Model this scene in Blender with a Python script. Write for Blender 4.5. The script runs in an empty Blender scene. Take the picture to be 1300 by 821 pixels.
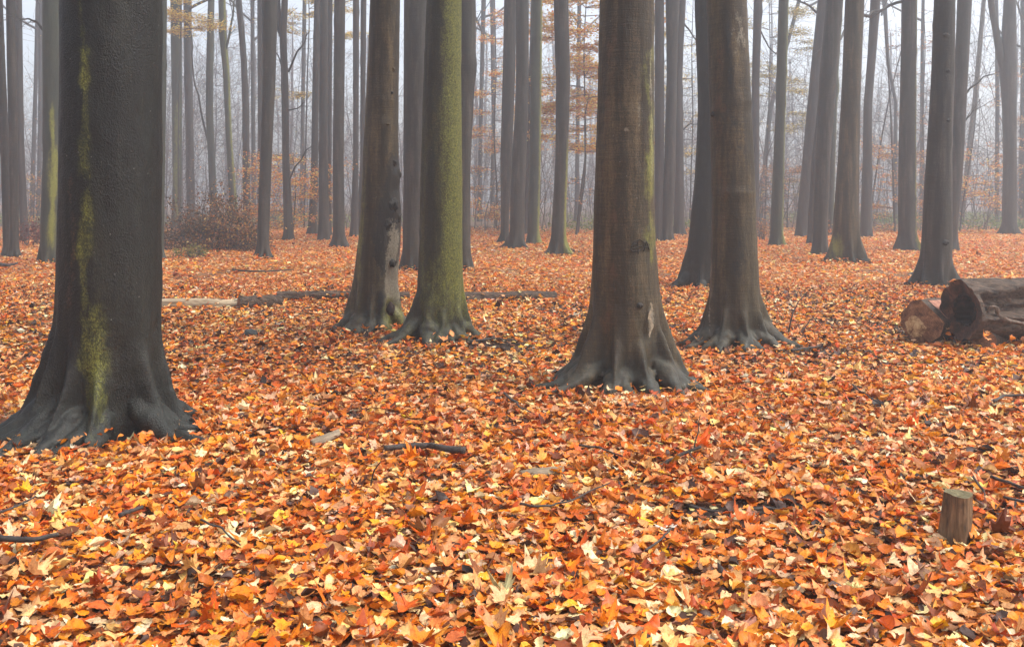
import bpy, math, random
import numpy as np

rng = np.random.default_rng(7)
random.seed(7)
scene = bpy.context.scene
COL = scene.collection
R = math.radians

# ------------------------------------------------------------------ camera model
# the photograph measured 1300 px wide; level camera 1.5 m up, horizon at row 248
FPX, CX, HY, CAMH = 1248.0, 650.0, 248.0, 1.5

def at(px, py, d):
    """a point seen at (px, py) whose distance along the view is d"""
    return np.array([(px - CX) / FPX * d, d, CAMH + (HY - py) / FPX * d])

def gdist(py):
    return FPX * CAMH / (py - HY)

def lin(c):
    c = np.asarray(c, float) / 255.0
    return np.where(c <= 0.04045, c / 12.92, ((c + 0.055) / 1.055) ** 2.4)

# ------------------------------------------------------------------ noise
def _hash(ix, iy, iz, seed):
    h = (ix.astype(np.int64) * 374761393 + iy.astype(np.int64) * 668265263 + iz.astype(np.int64) * 2147483647 + seed * 974634777) & 0xFFFFFFFF
    h = ((h ^ (h >> 13)) * 1274126177) & 0xFFFFFFFF
    h = h ^ (h >> 16)
    return (h & 0xFFFF) / 65535.0

def noise3(x, y, z, seed=0):
    x, y, z = np.broadcast_arrays(np.asarray(x, float), np.asarray(y, float), np.asarray(z, float))
    xi, yi, zi = np.floor(x), np.floor(y), np.floor(z)
    fx, fy, fz = x - xi, y - yi, z - zi
    fx, fy, fz = (f * f * (3 - 2 * f) for f in (fx, fy, fz))
    out = 0
    for dx in (0, 1):
        for dy in (0, 1):
            for dz in (0, 1):
                w = (fx if dx else 1 - fx) * (fy if dy else 1 - fy) * (fz if dz else 1 - fz)
                out = out + w * _hash(xi + dx, yi + dy, zi + dz, seed)
    return out * 2 - 1

def fbm(x, y, z, seed=0, octs=3):
    s, a, t = 0, 1.0, 0
    for k in range(octs):
        s = s + a * noise3(x * 2 ** k, y * 2 ** k, z * 2 ** k, seed + k)
        t += a
        a *= 0.5
    return s / t

def smooth(a, b, x):
    t = np.clip((x - a) / (b - a), 0, 1)
    return t * t * (3 - 2 * t)

def gz(x, y):
    """height of the forest floor"""
    x = np.asarray(x, float); y = np.asarray(y, float)
    return (0.05 * fbm(x * 0.35, y * 0.35, 0.0, 3, 2) + 0.022 * fbm(x * 1.3, y * 1.3, 0.0, 9, 2)) * smooth(1.0, 4.0, y) \
        + 0.25 * fbm(x * 0.05, y * 0.05, 0.0, 5, 1) * smooth(38, 80, y)

def bare(x, y):
    """1 where the leaf litter is thin and dark soil shows"""
    x = np.asarray(x, float); y = np.asarray(y, float)
    n = fbm(x * 0.9 + 4, y * 0.55, 0.0, 21, 3)
    b = smooth(0.36, 0.62, n) * .65
    for (px, py, sx, sy) in ((955, 652, .42, .10), (1010, 655, .22, .07), (300, 556, .4, .10), (625, 437, .5, .12), (240, 563, .35, .08),
                             (1050, 510, .45, .14), (1045, 448, .35, .15), (60, 575, .5, .10), (1120, 560, .4, .10), (880, 498, .25, .1)):
        d = gdist(py); p = at(px, py, d)
        b = np.maximum(b, np.exp(-((x - p[0]) / sx) ** 2 - ((y - p[1]) / (sy * d / 4)) ** 2) * (0.95 + 0.7 * n))
    return np.clip(b * .95, 0, 1)

# ------------------------------------------------------------------ meshes
class MB:
    def __init__(self):
        self.V, self.Q, self.T, self.n = [], [], [], 0
        self.A = {}

    def add(self, V, Q=None, T=None, **attrs):
        V = np.asarray(V, float).reshape(-1, 3)
        if Q is not None and len(Q):
            self.Q.append(np.asarray(Q, np.int64) + self.n)
        if T is not None and len(T):
            self.T.append(np.asarray(T, np.int64) + self.n)
        for k, v in attrs.items():
            self.A.setdefault(k, []).append((self.n, np.asarray(v, float)))
        self.V.append(V)
        self.n += len(V)
        return self

    def mesh(self, name, mat, shade=True, origin=None):
        V = np.concatenate(self.V) if self.V else np.zeros((0, 3))
        if origin is not None:
            V = V - np.asarray(origin)
        Q = np.concatenate(self.Q) if self.Q else np.zeros((0, 4), np.int64)
        T = np.concatenate(self.T) if self.T else np.zeros((0, 3), np.int64)
        me = bpy.data.meshes.new(name)
        me.vertices.add(len(V))
        me.vertices.foreach_set('co', V.astype(np.float32).ravel())
        loops = np.concatenate([Q.ravel(), T.ravel()]).astype(np.int32)
        me.loops.add(len(loops))
        me.loops.foreach_set('vertex_index', loops)
        nq, nt = len(Q), len(T)
        me.polygons.add(nq + nt)
        starts = np.concatenate([np.arange(nq) * 4, nq * 4 + np.arange(nt) * 3]).astype(np.int32)
        me.polygons.foreach_set('loop_start', starts)
        me.polygons.foreach_set('use_smooth', np.full(nq + nt, shade, dtype=bool))
        for k, chunks in self.A.items():
            dim = 1 if chunks[0][1].ndim == 1 else chunks[0][1].shape[1]
            typ = {1: 'FLOAT', 2: 'FLOAT2', 3: 'FLOAT_VECTOR', 4: 'FLOAT_COLOR'}[dim]
            arr = np.zeros((len(V), dim), np.float32)
            for s, v in chunks:
                arr[s:s + len(v)] = v.reshape(len(v), dim)
            at_ = me.attributes.new(k, typ, 'POINT')
            at_.data.foreach_set({1: 'value', 2: 'vector', 3: 'vector', 4: 'color'}[dim], arr.ravel())
        me.update(calc_edges=True)
        me.validate()
        if mat:
            me.materials.append(mat)
        return me

    def obj(self, name, mat, parent=None, shade=True, origin=None):
        o = bpy.data.objects.new(name, self.mesh(name, mat, shade, origin))
        COL.objects.link(o)
        if parent is not None:
            o.parent = parent
        elif origin is not None:
            o.location = origin
        return o

def tag(o, label, cat, group=None):
    o['label'] = label
    o['category'] = cat
    if group:
        o['group'] = group
    return o

def empty(name, loc):
    o = bpy.data.objects.new(name, None)
    COL.objects.link(o)
    o.location = loc
    return o

def frames(P):
    P = np.asarray(P, float)
    T = np.gradient(P, axis=0)
    T /= np.linalg.norm(T, axis=1)[:, None] + 1e-12
    up = np.array([0, 0, 1.0]) if abs(T[0, 2]) < 0.9 else np.array([1.0, 0, 0])
    N = np.zeros_like(P); B = np.zeros_like(P)
    n = np.cross(up, T[0]); n /= np.linalg.norm(n)
    for i in range(len(P)):
        n = n - T[i] * n.dot(T[i]); n /= np.linalg.norm(n) + 1e-12
        N[i] = n; B[i] = np.cross(T[i], n)
    return T, N, B

def tube(P, rad, sides=6, cap=True, rough=0.0, seed=0):
    P = np.asarray(P, float); m = len(P)
    rad = np.broadcast_to(np.asarray(rad, float), (m,))
    T, N, B = frames(P)
    a = np.arange(sides) / sides * 2 * np.pi
    rr = rad[:, None] * np.ones(sides)[None]
    if rough:
        k = np.arange(m)[:, None] * 0.7
        rr = rr * (1 + rough * noise3(np.cos(a)[None] * 1.5 + seed, np.sin(a)[None] * 1.5, k, seed))
    V = P[:, None] + N[:, None] * (rr * np.cos(a))[..., None] + B[:, None] * (rr * np.sin(a))[..., None]
    i = np.arange(m - 1)[:, None] * sides; j = np.arange(sides)[None]; j2 = (j + 1) % sides
    Q = np.stack([i + j, i + j2, i + sides + j2, i + sides + j], -1).reshape(-1, 4)
    V = V.reshape(-1, 3); Tr = None
    if cap:
        V = np.concatenate([V, P[:1], P[-1:]])
        c0, c1 = m * sides, m * sides + 1
        jj = np.arange(sides); jn = (jj + 1) % sides
        Tr = np.concatenate([np.stack([np.full(sides, c0), jn, jj], -1),
                             np.stack([np.full(sides, c1), (m - 1) * sides + jj, (m - 1) * sides + jn], -1)])
    return V, Q, Tr

def wiggle(p0, p1, n, amp, seed=0):
    p0 = np.asarray(p0, float); p1 = np.asarray(p1, float)
    t = np.linspace(0, 1, n); L = np.linalg.norm(p1 - p0)
    P = p0 + (p1 - p0) * t[:, None]
    for k in range(3):
        P[:, k] += amp * L * fbm(t * 4 + seed * 3.7, k * 9.1 + 0 * t, seed * 1.3 + 0 * t, seed, 2) * np.sin(np.pi * np.clip(t, 0.03, 1))
    return P

def grow(mb, leafpts, p, d, L, r, level, maxlev, seg=5, sides=4, up=0.05, wand=0.35, kids=(3, 6), flat=0.0, minr=0.0):
    """a limb with side branches, gathered into mb; the ends of twigs go to leafpts"""
    d = np.asarray(d, float); d /= np.linalg.norm(d)
    pts = [np.asarray(p, float)]; dd = d.copy()
    for k in range(seg):
        dd = dd + rng.normal(0, wand / seg * 1.6, 3) + np.array([0, 0, up])
        if flat:
            dd[2] *= (1 - flat)
        dd /= np.linalg.norm(dd)
        pts.append(pts[-1] + dd * L / seg)
    pts = np.array(pts)
    rad = np.maximum(r * np.linspace(1, 0.35, seg + 1), minr)
    V, Q, T = tube(pts, rad, max(3, sides - level), cap=False)
    mb.add(V, Q)
    if level < maxlev:
        for _ in range(random.randint(*kids)):
            t = random.uniform(0.25, 1.0)
            i = min(int(t * seg), seg - 1)
            q = pts[i] + (pts[i + 1] - pts[i]) * (t * seg - i)
            dr = pts[i + 1] - pts[i]; dr = dr / np.linalg.norm(dr)
            side = np.cross(dr, rng.normal(0, 1, 3)); side /= np.linalg.norm(side) + 1e-9
            if flat:
                side[2] *= (1 - flat)
            nd = dr * random.uniform(.4, .9) + side * random.uniform(.5, 1.0)
            grow(mb, leafpts, q, nd, L * random.uniform(.35, .62) * (1.1 - 0.4 * t), r * (1 - .6 * t) * .6, level + 1, maxlev, max(3, seg - 1), sides, up, wand, kids, flat, minr)
    if level >= max(1, maxlev - 1):
        for k in range(1, len(pts)):
            leafpts.append(pts[k])
    return pts

# ------------------------------------------------------------------ leaves
def leaf_quads(rows):
    q = []
    for i in range(rows - 1):
        a = i * 3; b = a + 3
        q += [(a, a + 1, b + 1, b), (a + 1, a + 2, b + 2, b + 1)]
    return np.array(q)

_half = {9: [(0, -.42), (.10, -.36), (.34, -.40), (.28, -.24), (.40, -.14), (.56, .06), (.36, .06), (.40, .22), (.22, .16), (.20, .34), (.10, .36), (0, .56)],
         5: [(0, -.42), (.34, -.40), (.28, -.2), (.54, .06), (.3, .1), (.2, .34), (0, .56)], 4: [(0, -.42), (.34, -.36), (.52, .06), (.22, .3), (0, .54)]}

def place_leaves(mb, xy, uv, Q, T, P, size, color, tilt_sd, curl):
    N, m = xy.shape[:2]
    x, y = xy[..., 0], xy[..., 1]
    nr = lambda sc, mu=0: np.clip(rng.normal(0, 1, (N, 1)), -1.8, 1.8) * sc + mu
    c1, c2, c3 = nr(.55, .12) * curl, nr(.45, .12) * curl, nr(.5) * curl
    z = c1 * np.abs(x) * .7 + c1 * x * x * 1.2 + c2 * y * y * 1.4 + c3 * x * y + rng.normal(0, .022 * min(curl, 1), x.shape)
    v = np.stack([x, y, z], -1) * np.asarray(size)[:, None, None]
    tx = nr(tilt_sd)[:, 0]; ty = nr(tilt_sd)[:, 0]; yaw = rng.uniform(0, 2 * np.pi, N)
    stand = rng.random(N) < .03
    tx = tx + stand * rng.normal(0, .45, N)
    def rot(v, ang, a, b):
        c, s = np.cos(ang)[:, None], np.sin(ang)[:, None]
        o = v.copy(); o[..., a] = v[..., a] * c - v[..., b] * s; o[..., b] = v[..., a] * s + v[..., b] * c
        return o
    v = rot(v, yaw, 0, 1); v = rot(v, tx, 1, 2); v = rot(v, ty, 0, 2)
    v = v + np.asarray(P)[:, None]
    off = np.arange(N)[:, None, None] * m
    c = np.concatenate([np.asarray(color), rng.random((N, 1))], 1)
    mb.add(v.reshape(-1, 3), None if Q is None else (off + Q[None]).reshape(-1, 4), None if T is None else (off + T[None]).reshape(-1, 3),
           leaf_color=np.repeat(c, m, 0), leaf_uv=uv.reshape(-1, 2))

def add_leaves(mb, P, size, color, kinds, rows, tilt_sd=0.25, curl=1.0):
    P = np.asarray(P); size = np.asarray(size); color = np.asarray(color); kinds = np.asarray(kinds)
    if rows >= 4:
        k = kinds == 1
        if k.any():
            h = np.array(_half[rows]); out = np.concatenate([h, h[-2:0:-1] * [-1, 1]]); n = len(out)
            tp = np.concatenate([[[0, -.08]], out])
            xy = np.repeat(tp[None], k.sum(), 0) * rng.uniform(.85, 1.15, (k.sum(), 1, 2)); uv = xy.copy(); xy = xy + rng.normal(0, .022, xy.shape)
            T = np.stack([np.zeros(n, int), 1 + np.arange(n), 1 + (np.arange(n) + 1) % n], -1)
            place_leaves(mb, xy, uv, None, T, P[k], size[k] * 1.12, color[k], tilt_sd, curl)
        P, size, color, kinds = P[~k], size[~k], color[~k], kinds[~k]
    R_ = {9: 13, 5: 5, 4: 4, 3: 3}[rows]
    t = np.linspace(0, 1, R_)
    if R_ == 13:
        oak = np.array([.012, .08, .13, .08, .17, .23, .15, .23, .28, .19, .22, .17, .03])
    else:
        oak = np.interp(t, [0, .3, .65, 1], [.02, .18, .28, .03])
    beech = np.interp(t, np.linspace(0, 1, 9), [.012, .17, .27, .32, .335, .31, .25, .15, .0])
    w = np.stack([oak, oak, beech])[kinds] * rng.uniform(.8, 1.2, (len(kinds), 1))
    yy = np.repeat((t - .5)[None], len(kinds), 0)
    xy = np.stack([np.stack([-w, yy + .02], -1), np.stack([0 * w, yy], -1), np.stack([w, yy + .02], -1)], 2).reshape(len(kinds), R_ * 3, 2)
    uv = xy.copy(); xy = xy + rng.normal(0, .012, xy.shape)
    place_leaves(mb, xy, uv, leaf_quads(R_), None, P, size, color, tilt_sd, curl)

PAL = [((218, 122, 38), .24), ((196, 92, 28), .18), ((232, 150, 58), .17), ((242, 188, 128), .24), ((248, 220, 178), .15),
       ((226, 156, 66), .06), ((150, 72, 30), .08), ((92, 48, 28), .08), ((212, 144, 86), .07)]
_pc = lin([p[0] for p in PAL]); _pw = np.array([p[1] for p in PAL]); _pw /= _pw.sum()

def leaf_colors(N, gain=.95, var=.27):
    c = _pc[rng.choice(len(_pc), N, p=_pw)]
    c2 = _pc[rng.choice(len(_pc), N, p=_pw)]; u = rng.uniform(0, .35, (N, 1)); c = c * (1 - u) + c2 * u
    c = c * .94 + np.array([.48, .19, .065]) * .06
    lum = (c @ np.array([.3, .55, .15]))[:, None]; c = (lum + (c - lum) * 1.1) * np.array([1.0, .955, .95])
    return np.clip(c * gain * np.exp(rng.normal(0, var, (N, 1))) * np.exp(rng.normal(0, .07, (N, 3))), .004, .85)

# ------------------------------------------------------------------ materials
class NT:
    def __init__(self, name):
        self.m = bpy.data.materials.new(name)
        self.m.use_nodes = True
        self.t = self.m.node_tree
        self.t.nodes.clear()
        self.out = self.n('ShaderNodeOutputMaterial')

    def n(self, typ, **kw):
        nd = self.t.nodes.new(typ)
        for k, v in kw.items():
            setattr(nd, k, v)
        return nd

    def put(self, sock, v):
        if isinstance(v, bpy.types.NodeSocket):
            self.t.links.new(v, sock)
        elif isinstance(v, (tuple, list, np.ndarray)):
            v = [float(x) for x in v]
            sock.default_value = v + [1.0] if len(v) == 3 and len(sock.default_value) == 4 else v
        else:
            sock.default_value = v

    def coord(self, scale=(1, 1, 1), kind='Object'):
        tc = self.n('ShaderNodeTexCoord'); mp = self.n('ShaderNodeMapping')
        self.t.links.new(tc.outputs[kind], mp.inputs['Vector'])
        mp.inputs['Scale'].default_value = scale
        return mp.outputs[0]

    def noise(self, vec, scale, detail=4, rough=.6, dist=0):
        nd = self.n('ShaderNodeTexNoise')
        self.put(nd.inputs['Vector'], vec); self.put(nd.inputs['Scale'], scale); self.put(nd.inputs['Detail'], detail)
        self.put(nd.inputs['Roughness'], rough); self.put(nd.inputs['Distortion'], dist)
        return nd.outputs['Fac']

    def voronoi(self, vec, scale, feature='F1', out='Distance'):
        nd = self.n('ShaderNodeTexVoronoi', feature=feature)
        self.put(nd.inputs['Vector'], vec); self.put(nd.inputs['Scale'], scale)
        return nd.outputs[out]

    def rng(self, v, a, b, c=0.0, d=1.0):
        nd = self.n('ShaderNodeMapRange')
        self.put(nd.inputs[0], v)
        for i, x in enumerate((a, b, c, d)):
            self.put(nd.inputs[i + 1], x)
        return nd.outputs[0]

    def math(self, op, a, b=None):
        nd = self.n('ShaderNodeMath', operation=op)
        self.put(nd.inputs[0], a)
        if b is not None:
            self.put(nd.inputs[1], b)
        return nd.outputs[0]

    def mix(self, f, a, b, blend='MIX'):
        nd = self.n('ShaderNodeMix', data_type='RGBA', blend_type=blend)
        self.put(nd.inputs[0], f); self.put(nd.inputs[6], a); self.put(nd.inputs[7], b)
        return nd.outputs[2]

    def ramp(self, f, stops, interp='LINEAR'):
        nd = self.n('ShaderNodeValToRGB'); cr = nd.color_ramp; cr.interpolation = interp
        while len(cr.elements) < len(stops):
            cr.elements.new(0.5)
        for e, (p, c) in zip(cr.elements, stops):
            e.position = p; e.color = (*[float(x) for x in c], 1)
        self.put(nd.inputs[0], f)
        return nd.outputs[0]

    def attr(self, name, out='Fac'):
        return self.n('ShaderNodeAttribute', attribute_name=name).outputs[out]

    def bump(self, h, strength, dist, prev=None):
        nd = self.n('ShaderNodeBump')
        self.put(nd.inputs['Height'], h); self.put(nd.inputs['Strength'], strength); self.put(nd.inputs['Distance'], dist)
        if prev is not None:
            self.t.links.new(prev, nd.inputs['Normal'])
        return nd.outputs[0]

    def principled(self, color, rough=.7, spec=.3, normal=None):
        b = self.n('ShaderNodeBsdfPrincipled')
        self.put(b.inputs['Base Color'], color); self.put(b.inputs['Roughness'], rough)
        self.put(b.inputs['Specular IOR Level'], spec)
        if normal is not None:
            self.t.links.new(normal, b.inputs['Normal'])
        return b.outputs[0]

    def done(self, sh):
        self.t.links.new(sh, self.out.inputs['Surface'])
        return self.m

def bark(name, dark, light, pebble=0.0, ring=0.5, green=0.25, gcol=(.055, .06, .03), specks=.5, rough=.62):
    k = NT(name)
    c = k.coord()
    oi = k.n('ShaderNodeObjectInfo').outputs['Random']
    sv = k.coord((5.5, 5.5, .45))
    big = k.noise(sv, 1.6, 5, .6, .3)
    patch = k.noise(k.coord((1, 1, .6)), 2.4, 4, .6, .2)
    grain = k.noise(c, 90, 4, .7)
    ringn = k.noise(k.coord((2.5, 2.5, 34)), 2.0, 5, .65, .35)
    f = k.math('ADD', k.rng(big, .3, .7, 0, .6), k.rng(grain, .3, .7, -.12, .32))
    f = k.math('ADD', f, k.rng(ringn, .35, .65, -.1 * ring, .22 * ring))
    vs = k.noise(k.coord((1, 1, .16)), 26, 5, .75, .5)
    f = k.math('ADD', f, k.rng(vs, .3, .7, -.13, .16))
    col = k.ramp(f, [(0.05, np.array(dark) * .6), (.42, dark), (.95, light)])
    # darker weathered patches and greenish algae film
    col = k.mix(k.rng(patch, .5, .7, 0, .5), col, np.array(dark) * .75)
    alg = k.math('MULTIPLY', k.rng(k.noise(k.coord((2, 2, .35)), 1.3, 4, .6), .42, .68), k.math('ADD', green, k.math('MULTIPLY', oi, green)))
    col = k.mix(alg, col, gcol)
    # foot of the trunk: grey-green film
    col = k.mix(k.math('MULTIPLY', k.attr('foot'), k.rng(k.noise(c, 7, 4), .3, .65, .15, .75)), col, k.ramp(k.noise(c, 30, 4, .7), [(.3, (.013, .017, .014)), (.7, (.046, .056, .048))]))
    # dark stains, pale bare wood and painted lit edges, moss (each a mark with its own place on the trunk)
    n2 = k.noise(k.coord((1, 1, .5)), 16, 5, .7)
    n3 = k.noise(c, 55, 3, .7)
    def mark(a, lo=.35, hi=.65):
        s = k.math('ADD', k.attr(a), k.math('ADD', k.rng(n2, .3, .7, -.35, .35), k.rng(n3, .3, .7, -.18, .18)))
        return k.math('MULTIPLY', k.rng(s, lo, hi), k.rng(k.attr(a), .02, .15))
    col = k.mix(k.math('MULTIPLY', mark('stain'), .85), col, (.012, .011, .010))
    col = k.mix(k.math('MULTIPLY', mark('pale'), .9), col, k.ramp(n3, [(.3, (.10, .085, .06)), (.7, (.23, .20, .145))]))
    col = k.mix(k.math('MULTIPLY', mark('rust'), .7), col, (.085, .042, .02))
    mossc = k.ramp(n3, [(.3, (.11, .115, .016)), (.7, (.25, .25, .04))])
    ms = k.math('ADD', k.attr('moss'), k.math('ADD', k.rng(n2, .3, .7, -.34, .34), k.math('ADD', k.rng(n3, .3, .7, -.1, .1), k.rng(big, .3, .7, -.25, .25))))
    col = k.mix(k.math('MULTIPLY', k.math('MULTIPLY', k.rng(ms, .05, .85), k.rng(k.attr('moss'), .02, .2)), .9), col, mossc)
    if specks:
        sp = k.math('LESS_THAN', k.voronoi(c, 26), .10)
        sp = k.math('MULTIPLY', sp, k.math('GREATER_THAN', k.noise(c, 9, 2), .58))
        col = k.mix(k.math('MULTIPLY', sp, specks), col, (.22, .22, .19))
    h = k.math('ADD', k.math('MULTIPLY', grain, .25), k.math('MULTIPLY', ringn, .9 * ring))
    h = k.math('ADD', h, k.math('MULTIPLY', k.noise(k.coord((1, 1, .4)), 22, 4, .6), .5))
    h = k.math('ADD', h, k.math('MULTIPLY', k.noise(k.coord((1, 1, .22)), 34, 5, .7, .4), .8))
    nrm = k.bump(h, .6 if pebble < .4 else .35, .014)
    if pebble:
        pv = k.coord((1, 1, .72))
        nd = k.n('ShaderNodeTexNoise'); k.put(nd.inputs['Vector'], pv); k.put(nd.inputs['Scale'], 40)
        v = k.n('ShaderNodeVectorMath', operation='MULTIPLY_ADD')
        k.put(v.inputs[0], nd.outputs['Color']); k.put(v.inputs[1], (.02, .02, .03)); k.put(v.inputs[2], pv)
        vo = k.voronoi(v.outputs[0], 105)
        nrm = k.bump(vo, k.math('MULTIPLY', k.rng(k.noise(pv, 3.0, 4, .6), .35, .65, .35, 1.2), pebble), .014, nrm)
        col = k.mix(k.rng(vo, .15, .75, 0, .75), k.mix(.0, col, col), np.array(dark) * .35)
    return k.done(k.principled(col, k.rng(grain, .3, .7, rough - .1, rough + .12), .35, nrm))

M = {}
M['bark_dark'] = bark('bark_dark', (.0058, .0056, .0036), (.044, .042, .028), pebble=.4, ring=.1, green=.15, gcol=(.026, .03, .014), specks=1.0)
M['bark_brown'] = bark('bark_brown', (.029, .019, .0085), (.140, .097, .046), ring=.5, green=.25, gcol=(.034, .031, .014))
M['bark_grey'] = bark('bark_grey', (.020, .016, .013), (.084, .068, .053), ring=.6, green=.3, gcol=(.032, .033, .022))
M['bark_moss'] = bark('bark_moss', (.024, .020, .010), (.095, .078, .036), ring=.25, pebble=.2, green=.7, gcol=(.05, .05, .013))
M['bark_green'] = bark('bark_green', (.024, .026, .019), (.065, .068, .050), ring=.5, green=.6, gcol=(.042, .050, .025))
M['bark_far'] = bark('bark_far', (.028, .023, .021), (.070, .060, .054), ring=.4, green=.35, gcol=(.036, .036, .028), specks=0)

def simple(name, dark, light, scale=20, stretch=(1, 1, 1), bump=.4, rough=.75, dist=.01):
    k = NT(name)
    n = k.noise(k.coord(stretch), scale, 5, .65, .3)
    col = k.ramp(n, [(.3, dark), (.7, light)])
    return k.done(k.principled(col, rough, .3, k.bump(n, bump, dist)))

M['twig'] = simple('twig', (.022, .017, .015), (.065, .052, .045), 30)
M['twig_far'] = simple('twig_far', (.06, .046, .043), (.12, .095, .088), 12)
M['burl'] = simple('burl', (.010, .009, .008), (.042, .038, .032), 28, bump=.9, dist=.02)
M['log_bark'] = simple('log_bark', (.006, .0045, .0035), (.125, .080, .052), 26, (.45, 1, 1), 1.0, dist=.04)
M['log_pale'] = simple('log_pale', (.20, .14, .085), (.50, .40, .26), 14, (.25, 1, 1), .6)
M['stone'] = simple('stone', (.018, .02, .02), (.05, .055, .052), 25)

def leaf_mat(name, trans=.22, vein=1.0):
    k = NT(name)
    a = k.attr('leaf_color', 'Color')
    sep = k.n('ShaderNodeSeparateXYZ'); k.t.links.new(k.attr('leaf_uv', 'Vector'), sep.inputs[0])
    ux, uy = k.math('ABSOLUTE', sep.outputs[0]), sep.outputs[1]
    mid = k.math('LESS_THAN', ux, .014)
    ph = k.math('FRACT', k.math('MULTIPLY', k.math('SUBTRACT', uy, k.math('MULTIPLY', ux, .8)), 7.0))
    sv = k.math('LESS_THAN', ph, .10)
    bl = k.noise(k.coord(), 45, 4, .65)
    bl2 = k.noise(k.coord(), 230, 2, .6)
    col = k.mix(k.rng(bl, .48, .72, 0, .8), a, k.mix(1.0, a, (.50, .30, .20), 'MULTIPLY'))
    edge = k.math('ADD', k.math('MULTIPLY', k.math('POWER', ux, 2.0), 5.0), k.math('MULTIPLY', k.math('POWER', uy, 2.0), 2.4))
    rd = k.noise(k.coord(), 18, 3, .6)
    col = k.mix(k.math('MULTIPLY', k.rng(edge, .2, .8), k.rng(rd, .4, .62, 0, .65)), col, k.mix(1.0, a, (.62, .40, .28), 'MULTIPLY'))
    col = k.mix(k.rng(bl2, .56, .68, 0, .5), col, k.mix(1.0, a, (.35, .22, .16), 'MULTIPLY'))
    col = k.mix(k.math('MULTIPLY', k.math('MAXIMUM', mid, k.math('MULTIPLY', sv, .5)), .35 * vein), col, k.mix(1.0, col, (.5, .42, .38), 'MULTIPLY'))
    hgt = k.math('ADD', k.math('MULTIPLY', sv, -.5), bl)
    nrm = k.bump(hgt, .35, .004)
    p = k.principled(col, k.rng(bl, .3, .7, .42, .62), .32, nrm)
    tr = k.n('ShaderNodeBsdfTranslucent'); k.put(tr.inputs[0], col)
    ms = k.n('ShaderNodeMixShader'); ms.inputs[0].default_value = trans
    k.t.links.new(p, ms.inputs[1]); k.t.links.new(tr.outputs[0], ms.inputs[2])
    return k.done(ms.outputs[0])

M['litter'] = leaf_mat('litter')
M['foliage'] = leaf_mat('foliage', .4, .3)

def ground_mat():
    k = NT('forest_floor')
    c = k.coord()
    v = k.n('ShaderNodeTexVoronoi'); k.put(v.inputs['Vector'], k.coord((1, 1, .2))); k.put(v.inputs['Scale'], 13.0)
    sp = k.n('ShaderNodeSeparateColor'); k.t.links.new(v.outputs['Color'], sp.inputs[0])
    stops, acc = [], 0.0
    for (cc, w) in zip(_pc, _pw):
        stops.append((acc, cc * .62)); acc += w
    leaves = k.ramp(sp.outputs[0], stops, 'CONSTANT')
    leaves = k.mix(k.rng(v.outputs['Distance'], .02, .06, 0, .0), leaves, (.03, .015, .008))
    leaves = k.mix(.35, leaves, (.26, .095, .03))
    n = k.noise(c, 40, 5, .7)
    soil = k.ramp(n, [(.3, (.012, .009, .007)), (.75, (.055, .036, .026))])
    col = k.mix(k.rng(k.noise(c, 1.1, 3), .35, .65, .15, .5), leaves, (.12, .045, .016))
    near = k.attr('soil')
    col = k.mix(near, col, soil)
    far = k.ramp(k.noise(c, 1.7, 4, .7), [(.35, (.075, .045, .028)), (.55, (.10, .055, .03)), (.68, (.05, .06, .022))])
    col = k.mix(k.attr('wood'), col, far)
    nrm = k.bump(k.math('ADD', v.outputs['Distance'], n), .6, .03)
    return k.done(k.principled(col, .85, .2, nrm))

M['ground'] = ground_mat()

# ------------------------------------------------------------------ the ground sheet
def litter_edge(x, y):
    """0 on the leaf carpet, 1 in the brushwood behind it"""
    return smooth(39, 46, y + 2.5 * fbm(x * .12, y * .12, 0., 31, 3) + .02 * np.abs(x))

def build_ground():
    ys = np.concatenate([np.linspace(-40, 1.5, 14)[:-1], np.linspace(1.5, 16, 150)[:-1], np.linspace(16, 50, 110)[:-1], np.linspace(50, 175, 50)])
    u = np.linspace(-1, 1, 241)
    xs = 120 * np.sign(u) * np.abs(u) ** 2.6
    X, Y = np.meshgrid(xs, ys)
    Z = gz(X, Y)
    V = np.stack([X, Y, Z], -1).reshape(-1, 3)
    ny, nx = X.shape
    i = np.arange(ny - 1)[:, None] * nx + np.arange(nx - 1)[None]
    Q = np.stack([i, i + 1, i + nx + 1, i + nx], -1).reshape(-1, 4)
    soil = np.clip(.55 * (1 - smooth(9, 20, Y)) + bare(X, Y), 0, 1)
    mb = MB(); mb.add(V, Q, soil=soil.ravel(), wood=litter_edge(X, Y).ravel())
    o = mb.obj('ground', M['ground']); o['kind'] = 'structure'
build_ground()

# ------------------------------------------------------------------ trees
CROWNS = {}
ATTRS = ('moss', 'stain', 'pale', 'rust')
TREES = {}

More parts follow.
